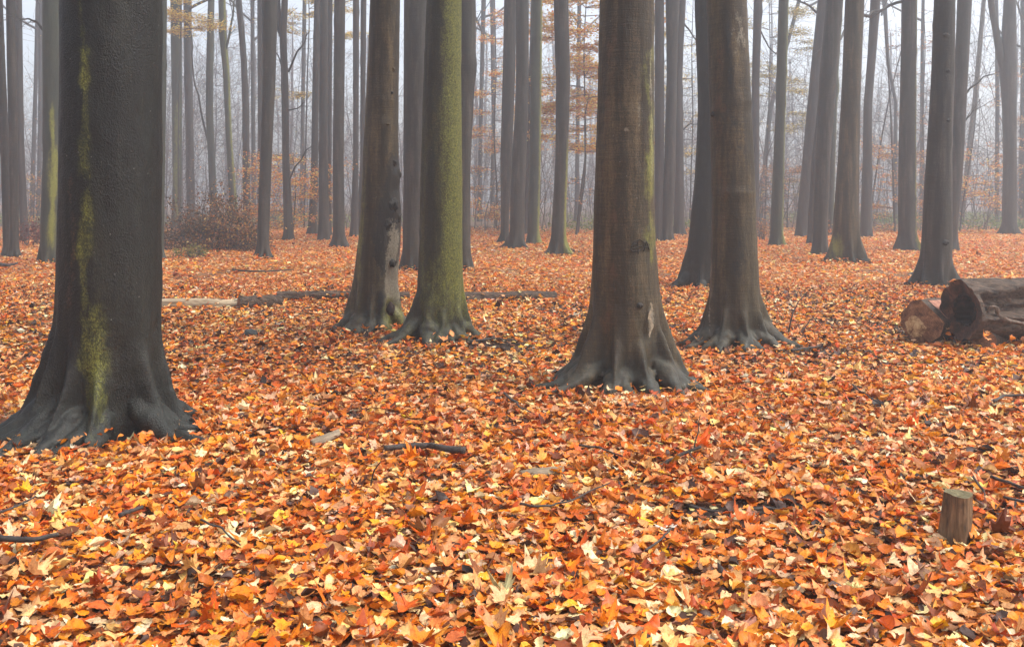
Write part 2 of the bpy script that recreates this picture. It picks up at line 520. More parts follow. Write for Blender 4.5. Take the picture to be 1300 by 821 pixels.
def trunk_mesh(prof, base_y, flare, D, roots, H=.65, segs=48, marks=None, seed=0, top=21.0, ystep=None, lean_y=0.0, rough=.012, lumps=(), tube_roots=()):
    """prof: rows (y, xl, xr) of the trunk's outline; flare: (xl, xr) at the ground"""
    pr = np.array(sorted(prof, key=lambda q: -q[0]), float)                   # bottom first
    z_ = CAMH + (HY - pr[:, 0]) / FPX * D
    xc_ = ((pr[:, 1] + pr[:, 2]) / 2 - CX) / FPX * D
    r_ = (pr[:, 2] - pr[:, 1]) / 2 / FPX * D
    ztop_vis = z_[-1]
    # carry the trunk on above what the photo shows
    sl = np.clip((xc_[-1] - xc_[0]) / max(z_[-1] - z_[0], .5), -.12, .12)
    r_top = max(.06, r_[-1] * .28)
    zz = np.concatenate([z_, [ztop_vis + 1.0, max(top * .6, ztop_vis + 3), max(top, ztop_vis + 6)]])
    xx = np.concatenate([xc_, [xc_[-1] + sl * 1.0, xc_[-1] + sl * (max(top * .6, ztop_vis + 3) - ztop_vis) * .8, xc_[-1] + sl * (max(top, ztop_vis + 6) - ztop_vis) * .5]])
    k = r_[-1]
    rr = np.concatenate([r_, [k * .985, k * .72, r_top]])
    zt = zz[-1]
    t = np.linspace(0, 1, 22)
    zlow = H * t ** 2.3
    step = .09 if D < 15 else (.16 if D < 30 else .3)
    zvis = np.arange(H + step, max(ztop_vis + .6, H + 2 * step), step)
    zhi = np.linspace(zvis[-1] + .5, zt, 12)
    Z = np.concatenate([[-.25, -.12, -.05], zlow, zvis, zhi])
    dense = np.linspace(-.3, zt, 600)
    ker = np.ones(9) / 9
    def sm(a):
        v = np.interp(dense, zz, a)
        p = np.pad(v, 4, mode='edge')
        return np.convolve(p, ker, 'valid')
    xc = np.interp(Z, dense, sm(xx)); r0 = np.interp(Z, dense, sm(rr))
    yc = D + lean_y * Z + .04 * np.sin(Z * .5 + seed)
    th = np.linspace(0, 2 * np.pi, segs, endpoint=False)
    zc = np.clip(Z, 0, None)
    rad = np.repeat(r0[:, None], segs, 1)
    acc = np.zeros_like(rad); flut = np.zeros_like(rad); fl_amp = .2
    for (ang, L, wd, h) in roots:
        if len(tube_roots): L = r_[0] + (L - r_[0]) * .6
        e = (L - r0) * np.clip(1 - (np.clip(zc - .06, 0, None) / (H * h)) ** .5, 0, 1)
        e = np.clip(e, 0, None)
        e = np.where(Z < 0, e * (1 + Z * -.2), e)
        swing = .28 * np.sin(ang * 3.1 + seed) * (e / max(L, .01))
        dth = (th[None] - math.radians(ang) - swing[:, None] + np.pi) % (2 * np.pi) - np.pi
        sig = np.clip(wd * .72 / (r0 + .85 * e + .01), .06, .6)
        w = np.exp(-np.abs(dth / sig[:, None]) ** 2.0)
        acc += (e[:, None] * w) ** 4
        flut = flut + w * (1 - smooth(0, H * h * 1.9, zc))[:, None]
    rad = rad * (1 + fl_amp * np.clip(flut, 0, 1.0) - fl_amp * .9 * (1 - smooth(.0, H * 1.9, zc))[:, None])
    rad = rad + acc ** (1 / 4)
    ct, st = np.cos(th)[None], np.sin(th)[None]
    nz = Z[:, None]
    rad = rad * (1 + rough * fbm(ct * 2.2 + seed, st * 2.2, nz * 1.1, seed + 11, 3) * 2 + rough * .6 * fbm(ct * 5 + seed, st * 5, nz * 6, seed + 17, 2))
    X = xc[:, None] + rad * ct; Y = yc[:, None] + rad * st
    ZZ = np.repeat(nz, segs, 1)
    px = CX + X / Y * FPX; py = HY - (ZZ - CAMH) / Y * FPX
    front = (st < .25) * np.ones_like(px)
    for (lx, ly, sx, sy, amp) in lumps:
        b = np.exp(-((px - lx) / sx) ** 2 - ((py - ly) / sy) ** 2) * front * amp
        X += b * ct; Y += b * st
    V = np.stack([X, Y, ZZ], -1).reshape(-1, 3)
    m = len(Z)
    i = np.arange(m - 1)[:, None] * segs; j = np.arange(segs)[None]; j2 = (j + 1) % segs
    Q = np.stack([i + j, i + j2, i + segs + j2, i + segs + j], -1).reshape(-1, 4)
    at_ = {'foot': np.repeat((1 - smooth(0.05, H * .9, Z))[:, None], segs, 1).ravel()}
    mk = marks(px, py, ct, st, nz, front) if marks else {}
    for a in ATTRS:
        at_[a] = (np.clip(mk[a], 0, 1) * np.ones_like(px)).ravel() if a in mk else np.zeros(m * segs)
    mb = MB(); mb.add(V, Q, **at_)
    return mb, (lambda z: (float(np.interp(z, Z, xc)), float(np.interp(z, Z, yc)), float(np.interp(z, Z, r0)))), zt

def crown_mesh(var):
    if var in CROWNS:
        return CROWNS[var]
    mb = MB(); lp = []
    for k in range(9):
        a = k * 2.4 + var; z = -9.5 + k * 1.15
        el = .35 + .06 * k
        d = np.array([math.cos(a) * math.cos(el), math.sin(a) * math.cos(el), math.sin(el)])
        grow(mb, lp, (0, 0, z), d, random.uniform(3.2, 5.2) * (1 - .04 * k), .075 - .004 * k, 0, 2, 5, 5, .06, .4, (3, 5))
    CROWNS[var] = mb.mesh('crown', M['twig'])
    return CROWNS[var]

def tree(name, label, base_y, prof, flare, mat='bark_grey', cat='tree', group='beech trees of the misty wood', roots=None, H=None, segs=None, marks=None,
         seed=0, D=None, top=None, nroot=6, crown=True, lumps=(), rough=.016, lean_y=0.0, tubes=False):
    yb = base_y
    if D is None:
        D = gdist(yb)
        half = (flare[1] - flare[0]) / 2 / FPX * D
        D = D + half * .75
    pr = np.array(sorted(prof, key=lambda q: -q[0]), float)
    cxb = (pr[0, 1] + pr[0, 2]) / 2
    r0 = (pr[0, 2] - pr[0, 1]) / 2 / FPX * D
    rs = random.Random(seed * 7 + 1)
    if H is None:
        H = 1.5 * r0 + .08
    if roots is None:
        Lr = (flare[1] - cxb) / FPX * D; Ll = (cxb - flare[0]) / FPX * D
        mean = (Lr + Ll) / 2
        roots = [(rs.uniform(-12, 6), Lr, .10, 1.0), (180 + rs.uniform(-6, 12), Ll, .10, 1.0)]
        for q in range(nroot):
            a = -165 + q * 330 / nroot + rs.uniform(-14, 14)
            roots.append((a, mean * rs.uniform(.82, 1.1), rs.uniform(.05, .08), rs.uniform(.55, 1.0)))
    segs = segs or (160 if D < 9 else 112 if D < 14 else 56 if D < 25 else 28)
    top = top or 19 + rs.uniform(0, 4)
    mb, axis, zt = trunk_mesh(prof, yb, flare, D, roots, H, segs, marks, seed, top, lumps=lumps, rough=rough, lean_y=lean_y, tube_roots=roots if tubes else ())
    x0, y0, _ = axis(0)
    root = empty(name, (x0, y0, 0))
    if tubes:
        mb = grow_roots(mb, axis, zt, x0, y0, r0, roots, H, marks, seed, rs, segs, .011 if D < 7 else .013)
    tr = mb.obj('trunk', M[mat], root, origin=(x0, y0, 0))
    if crown:
        cm = crown_mesh(seed % 5)
        co = bpy.data.objects.new('crown', cm); COL.objects.link(co); co.parent = root
        xt, yt, _ = axis(zt)
        co.location = (xt - x0, yt - y0, zt - .4); co.rotation_euler = (0, 0, rs.uniform(0, 6.28))
        s = rs.uniform(.85, 1.1); co.scale = (s, s, s)
    tag(root, label, cat, group)
    TREES[label] = (root, tr, axis, D)
    return root, tr, axis, D

def grow_roots(mb, axis, zt, x0, y0, r0, roots, H, marks, seed, rs, segs, vox):
    """adds gnarled roots to a trunk and melts everything into one skin"""
    V0 = np.concatenate(mb.V); Q0 = np.concatenate(mb.Q); n0 = len(V0); m = n0 // segs
    j = np.arange(segs); jn = (j + 1) % segs
    top = np.append(V0[-segs:].mean(0), 0)[:3]; bot = V0[:segs].mean(0)
    full = MB()
    full.add(np.concatenate([V0, [bot], [top]]), Q0, np.concatenate([np.stack([np.full(segs, n0), jn, j], -1), np.stack([np.full(segs, n0 + 1), (m - 1) * segs + j, (m - 1) * segs + jn], -1)]))
    for q, (ang, L, wd, h) in enumerate(roots):
        nb = rs.choice((1, 2, 2)) if math.sin(math.radians(ang)) < .5 else 1
        for b in range(nb):
            k = (b * 2 - 1) * (nb - 1)
            tail = rs.uniform(.05, .35) * L; u = np.linspace(0, 1, 34); st0 = r0 * .35
            rho = st0 + (L * rs.uniform(1.0, 1.16) + tail - st0) * u
            uu = np.clip((rho - st0) / (L - st0), 0, None)
            zz = (.06 + H * .62) * h * rs.uniform(.8, 1.15) * np.clip(1 - uu, 0, 1) ** 1.9 + .014 - .05 * np.clip(uu - .95, 0, None) / .3
            sw = (.22 * math.sin(ang * 3.1 + seed) + k * rs.uniform(.12, .22)) * uu ** 1.3
            a = math.radians(ang) + k * .05 + sw + .12 * fbm(u * 3 + q * 5, 0 * u + seed, 0 * u + b, 13, 2) * np.clip(uu, 0, 1)
            zz = zz + .020 * fbm(u * 5, 0 * u + q, 0 * u + b, 19, 2)
            X = x0 + np.cos(a) * rho; Y = y0 + np.sin(a) * rho
            rr = (wd * 1.05 * np.clip(1 - uu, 0, 1) ** .8 + .042 * np.clip(1.4 - uu, .2, 1)) * (1 if nb == 1 else .78) * (1 + .18 * fbm(u * 6, 0 * u + q, 0 * u, 23, 2)) * (.25 + .75 * smooth(.0, .42, uu))
            Vq, Qq, Tq = tube(np.stack([X, Y, zz + gz(X, Y)], -1), rr, 16, True, .2, q + b * 7 + seed)
            full.add(Vq, Qq, Tq)
    tmp = bpy.data.objects.new('tmp', full.mesh('tmp', None)); COL.objects.link(tmp)
    md = tmp.modifiers.new('r', 'REMESH'); md.mode = 'VOXEL'; md.voxel_size = vox
    sm_ = tmp.modifiers.new('s', 'SMOOTH'); sm_.factor = .5; sm_.iterations = 5
    dg = bpy.context.evaluated_depsgraph_get(); ev = tmp.evaluated_get(dg); me = ev.to_mesh()
    n = len(me.vertices); V = np.empty(n * 3); me.vertices.foreach_get('co', V); V = V.reshape(-1, 3).copy()
    lt = np.empty(len(me.polygons), np.int32); me.polygons.foreach_get('loop_total', lt)
    ls = np.empty(len(me.polygons), np.int32); me.polygons.foreach_get('loop_start', ls)
    lv = np.empty(len(me.loops), np.int32); me.loops.foreach_get('vertex_index', lv)
    Q = lv[ls[lt == 4][:, None] + np.arange(4)]; T = lv[ls[lt == 3][:, None] + np.arange(3)]
    ev.to_mesh_clear(); d0 = tmp.data; bpy.data.objects.remove(tmp); bpy.data.meshes.remove(d0)
    zs = np.linspace(-.3, zt, 300); ax = np.array([axis(z) for z in zs])
    cx_ = np.interp(V[:, 2], zs, ax[:, 0]); cy_ = np.interp(V[:, 2], zs, ax[:, 1])
    dx, dy = V[:, 0] - cx_, V[:, 1] - cy_; d = np.hypot(dx, dy) + 1e-6; ct, st = dx / d, dy / d
    # small swellings and wrinkles of the skin
    low = 1 - smooth(.3, .8, V[:, 2])
    dsp = (.004 + .007 * low) * fbm(V[:, 0] * 14, V[:, 1] * 14, V[:, 2] * 9, seed, 2)
    V[:, 0] += ct * dsp; V[:, 1] += st * dsp; V[:, 2] += low * dsp * .6
    px = CX + V[:, 0] / V[:, 1] * FPX; py = HY - (V[:, 2] - CAMH) / V[:, 1] * FPX
    mk = marks(px, py, ct, st, V[:, 2], (st < .25) * 1.0) if marks else {}
    out = MB()
    out.add(V, Q, T, foot=1 - smooth(.05, H * 1.0, V[:, 2]), **{a: np.clip(mk[a], 0, 1) * np.ones(n) if a in mk else np.zeros(n) for a in ATTRS})
    return out

def band(px, py, x, w, y0, y1, amp=.6, seed=0):
    """a streak running down the bark near column x"""
    xx = x + w * amp * noise3(py * .02, 0 * py, 0 * py + seed, seed)
    ww = w * (.75 + .5 * noise3(py * .05, 3 + 0 * py, 0 * py, seed))
    return np.exp(-((px - xx) / np.maximum(ww, .5)) ** 2) * smooth(y0 - 12, y0 + 12, py) * (1 - smooth(y1 - 15, y1 + 15, py))

def blob(px, py, x, y, sx, sy):
    return np.exp(-((px - x) / sx) ** 2 - ((py - y) / sy) ** 2)

def attach(parent, mb, name, mat, shade=True):
    o = mb.obj(name, mat, parent, shade, origin=tuple(parent.location) if parent.parent is None else tuple(parent.parent.location))
    return o

def lump(mb, c, r, sq=(1, 1, 1), rough=.35, seed=0, n=18):
    u = np.linspace(0, np.pi, n)[:, None]; v = np.linspace(0, 2 * np.pi, n * 2, endpoint=False)[None]
    d = np.stack([np.sin(u) * np.cos(v), np.sin(u) * np.sin(v), np.cos(u) * np.ones_like(v)], -1)
    rr = r * (1 + rough * fbm(d[..., 0] * 2 + seed, d[..., 1] * 2, d[..., 2] * 2, seed, 3))
    V = d * rr[..., None] * np.array(sq) + np.asarray(c)
    m = n * 2
    i = np.arange(n - 1)[:, None] * m; j = np.arange(m)[None]; j2 = (j + 1) % m
    Q = np.stack([i + j, i + m + j, i + m + j2, i + j2], -1).reshape(-1, 4)
    mb.add(V.reshape(-1, 3), Q)
    return mb

def surf(axis, D, px, py, out=0.0):
    """the point on the camera side of a trunk seen at (px, py)"""
    z = CAMH + (HY - py) / FPX * D
    for _ in range(4):
        x, y, r = axis(z)
        X = (px - CX) / FPX * (y - r * .9)
        dx = np.clip(X - x, -r * .98, r * .98)
        dy = math.sqrt(max(r * r - dx * dx, 1e-6))
        yy = y - dy
        z = CAMH + (HY - py) / FPX * yy
    nrm = np.array([dx, -dy, 0]) / r
    return np.array([x + dx, y - dy, z]) + nrm * out, nrm

# --- the big trunk at the left
def mk_E(px, py, ct, st, z, fr):
    return {'moss': (band(px, py, 107, 8, 60, 480, amp=.3, seed=2) * (.5 + .3 * noise3(py * .03, px * .1, 0, 3)) + blob(px, py, 122, 470, 12, 60) * .8 + band(px, py, 104, 4, 0, 120, seed=5) * .4) * fr,
            'rust': (band(px, py, 90, 8, 220, 400, seed=8) * .55) * fr}
E = tree('beech_tree', 'massive near-black trunk with green moss streak and wide spreading roots, nearest of all', 570,
         [(0, 78, 200), (130, 77, 199), (200, 76, 199), (330, 74, 199), (400, 74, 200), (470, 68, 203), (520, 66, 206)], (-12, 258), 'bark_dark', seed=1, tubes=True, marks=mk_E, H=.50,
         roots=[(3, .64, .07, 1.0), (-30, .70, .10, 1.0), (-78, .64, .065, .75), (-108, .72, .055, .9), (-136, .78, .065, 1.15), (-166, .80, .085, 1.3),
                (130, .7, .1, .9), (85, .6, .1, .9), (40, .62, .1, .8)], rough=.010)

# --- burl tree and mossy tree left of centre
def mk_U(px, py, ct, st, z, fr):
    return {'stain': (blob(px, py, 498, 275, 15, 38) * 1.3 + blob(px, py, 502, 222, 11, 26) * 1.2 + blob(px, py, 486, 312, 11, 38) * 1.2 + blob(px, py, 500, 322, 9, 14) + blob(px, py, 496, 338, 7, 10) * .8
                      + blob(px, py, 484, 395, 9, 24) * .9 + blob(px, py, 494, 388, 8, 14)) * fr,
            'pale': (blob(px, py, 497, 340, 8, 38) * .9 + blob(px, py, 500, 375, 10, 30) * .9 + blob(px, py, 502, 300, 7, 24) * .6) * fr,
            'moss': (blob(px, py, 498, 405, 14, 26) * .45 + blob(px, py, 455, 240, 9, 130) * .28) * fr,
            'rust': blob(px, py, 495, 392, 7, 12) * .9 * fr}
U = tree('beech_tree', 'brown trunk with black burls and a rotten pale wound low on its right side', 424,
         [(0, 470, 508), (80, 467, 507), (133, 464, 506), (222, 460, 506), (280, 457, 508), (311, 454, 508), (355, 449, 505), (385, 446, 506)], (428, 524), 'bark_brown', seed=2, tubes=True, marks=mk_U, H=.48,
         roots=[(-8, .44, .08, 1.0), (-62, .44, .06, .8), (-92, .46, .05, .7), (-128, .52, .06, .9), (-172, .54, .08, 1.1), (120, .4, .09, .8), (60, .4, .09, .8)],
         lumps=[(500, 268, 10, 18, .028), (503, 223, 8, 14, .022), (486, 308, 8, 22, .014), (496, 350, 7, 30, -.03), (496, 392, 6, 10, -.06), (482, 130, 16, 4, .012), (486, 160, 8, 4, .016), (470, 82, 20, 3, .008)], rough=.016)
def mk_W(px, py, ct, st, z, fr):
    right = smooth(-.1, .6, ct + .15 * noise3(z * 1.5, 0 * z, 0 * z, 4))
    return {'moss': right * (.85 + .25 * noise3(z * 2, ct, st, 6)) * (1 - .95 * smooth(345, 415, py)) + blob(px, py, 550, 370, 12, 40) * .4 * fr + .08,
            'pale': (band(px, py, 581, 2.5, 60, 260, seed=3) * .5 + blob(px, py, 582, 370, 4, 30) * .6) * fr,  # pale strips on the right edge: side light painted into the bark
            'stain': blob(px, py, 560, 415, 30, 20) * .25}
W = tree('beech_tree', 'olive trunk coated with bright green moss down its right half', 438,
         [(0, 542, 586), (133, 537, 586), (222, 534, 587), (311, 532, 587), (360, 530, 588), (400, 524, 592)], (488, 611), 'bark_moss', seed=3, tubes=True, marks=mk_W, H=.42,
         roots=[(-2, .52, .055, 1.0), (-34, .46, .06, .8), (-78, .50, .06, .75), (-112, .52, .07, .9), (-152, .70, .075, 1.1), (176, .62, .06, 1.0), (120, .45, .09, .8), (55, .45, .09, .8)],
         lumps=[(560, 75, 40, 6, .008)])

# --- the two big brown trunks right of centre
def mk_C(px, py, ct, st, z, fr):
    return {'pale': (band(px, py, 827, 2.5, 60, 230, seed=6) * .65 + blob(px, py, 826, 405, 4, 22) * 1.0 + blob(px, py, 795, 165, 3, 3) + band(px, py, 812, 1.5, 100, 220, seed=9) * .4) * fr,  # right-edge strip is side light painted in; the low blob is torn bark
            'stain': (blob(px, py, 812, 388, 5, 5) * .9 + blob(px, py, 800, 470, 40, 25) * .3 + blob(px, py, 838, 430, 9, 30) * .4) * fr,
            'rust': (band(px, py, 775, 14, 40, 420, seed=4) * .38 + blob(px, py, 775, 425, 18, 30) * .3) * fr,
            'moss': (band(px, py, 824, 7, 60, 330, seed=7) * .35) * fr}
CEN = tree('beech_tree', 'thick smooth brown trunk with a carved mark and a torn pale bark strip', 503,
           [(0, 761, 830), (133, 758, 829), (222, 755, 829), (311, 752, 831), (365, 750, 835), (430, 745, 844), (460, 742, 850)], (690, 880), 'bark_brown', seed=4, tubes=True, marks=mk_C, H=.52,
           roots=[(0, .66, .07, 1.1), (-34, .68, .075, .95), (-76, .58, .06, .65), (-112, .58, .06, .8), (-148, .80, .08, 1.1), (176, .74, .07, 1.1), (125, .5, .09, .8), (60, .5, .09, .8)],
           lumps=[(812, 388, 6, 5, .012), (838, 440, 6, 35, -.03)])
def mk_I(px, py, ct, st, z, fr):
    return {'pale': (blob(px, py, 938, 45, 10, 45) * .5 + band(px, py, 902, 2, 330, 430, seed=8) * .5) * fr,  # the upper right patch is painted light on the trunk's brighter side
            'stain': (blob(px, py, 925, 60, 7, 70) * .6 + blob(px, py, 940, 170, 16, 40) * .5 + blob(px, py, 935, 330, 22, 40) * .5 + blob(px, py, 909, 145, 4, 4)) * fr,
            'rust': (band(px, py, 915, 10, 60, 300, seed=4) * .5) * fr}
II = tree('beech_tree', 'thick ringed grey-brown trunk with an eye-like knot and claw-shaped roots, overlapping a darker trunk', 447,
          [(0, 897, 948), (60, 899, 950), (133, 901, 953), (222, 903, 957), (311, 903, 960), (365, 901, 963), (400, 897, 967)], (866, 1003), 'bark_brown', seed=5, tubes=True, marks=mk_I, H=.44,
          roots=[(-4, .68, .06, 1.0), (-42, .58, .06, .85), (-82, .50, .055, .75), (-124, .52, .06, .9), (-160, .62, .07, 1.1), (170, .55, .07, 1.0), (120, .5, .09, .8), (60, .5, .09, .8)],
          lumps=[(909, 145, 5, 5, .02), (935, 245, 24, 3, .012), (940, 130, 18, 2.5, .010), (945, 110, 14, 2.5, .008)])
def mk_HH(px, py, ct, st, z, fr):
    return {'stain': .25 + 0 * px}
HH = tree('beech_tree', 'dark slanting trunk half hidden behind the thick trunk with the eye-like knot', 366,
          [(0, 882, 915), (133, 887, 920), (222, 883, 922), (300, 875, 918), (340, 868, 910)], (846, 912), 'bark_dark', seed=6, tubes=True, marks=mk_HH, nroot=5)

# --- further trunks, read off the photograph from left to right
def simple_moss(x, w, y0, y1, a=.8, s=1):
    return lambda px, py, ct, st, z, fr: {'moss': band(px, py, x, w, y0, y1, seed=s) * a * fr}
def side_moss(sign, a=.8):
    return lambda px, py, ct, st, z, fr: {'moss': smooth(.45, .95, sign * ct) * a + 0 * px}

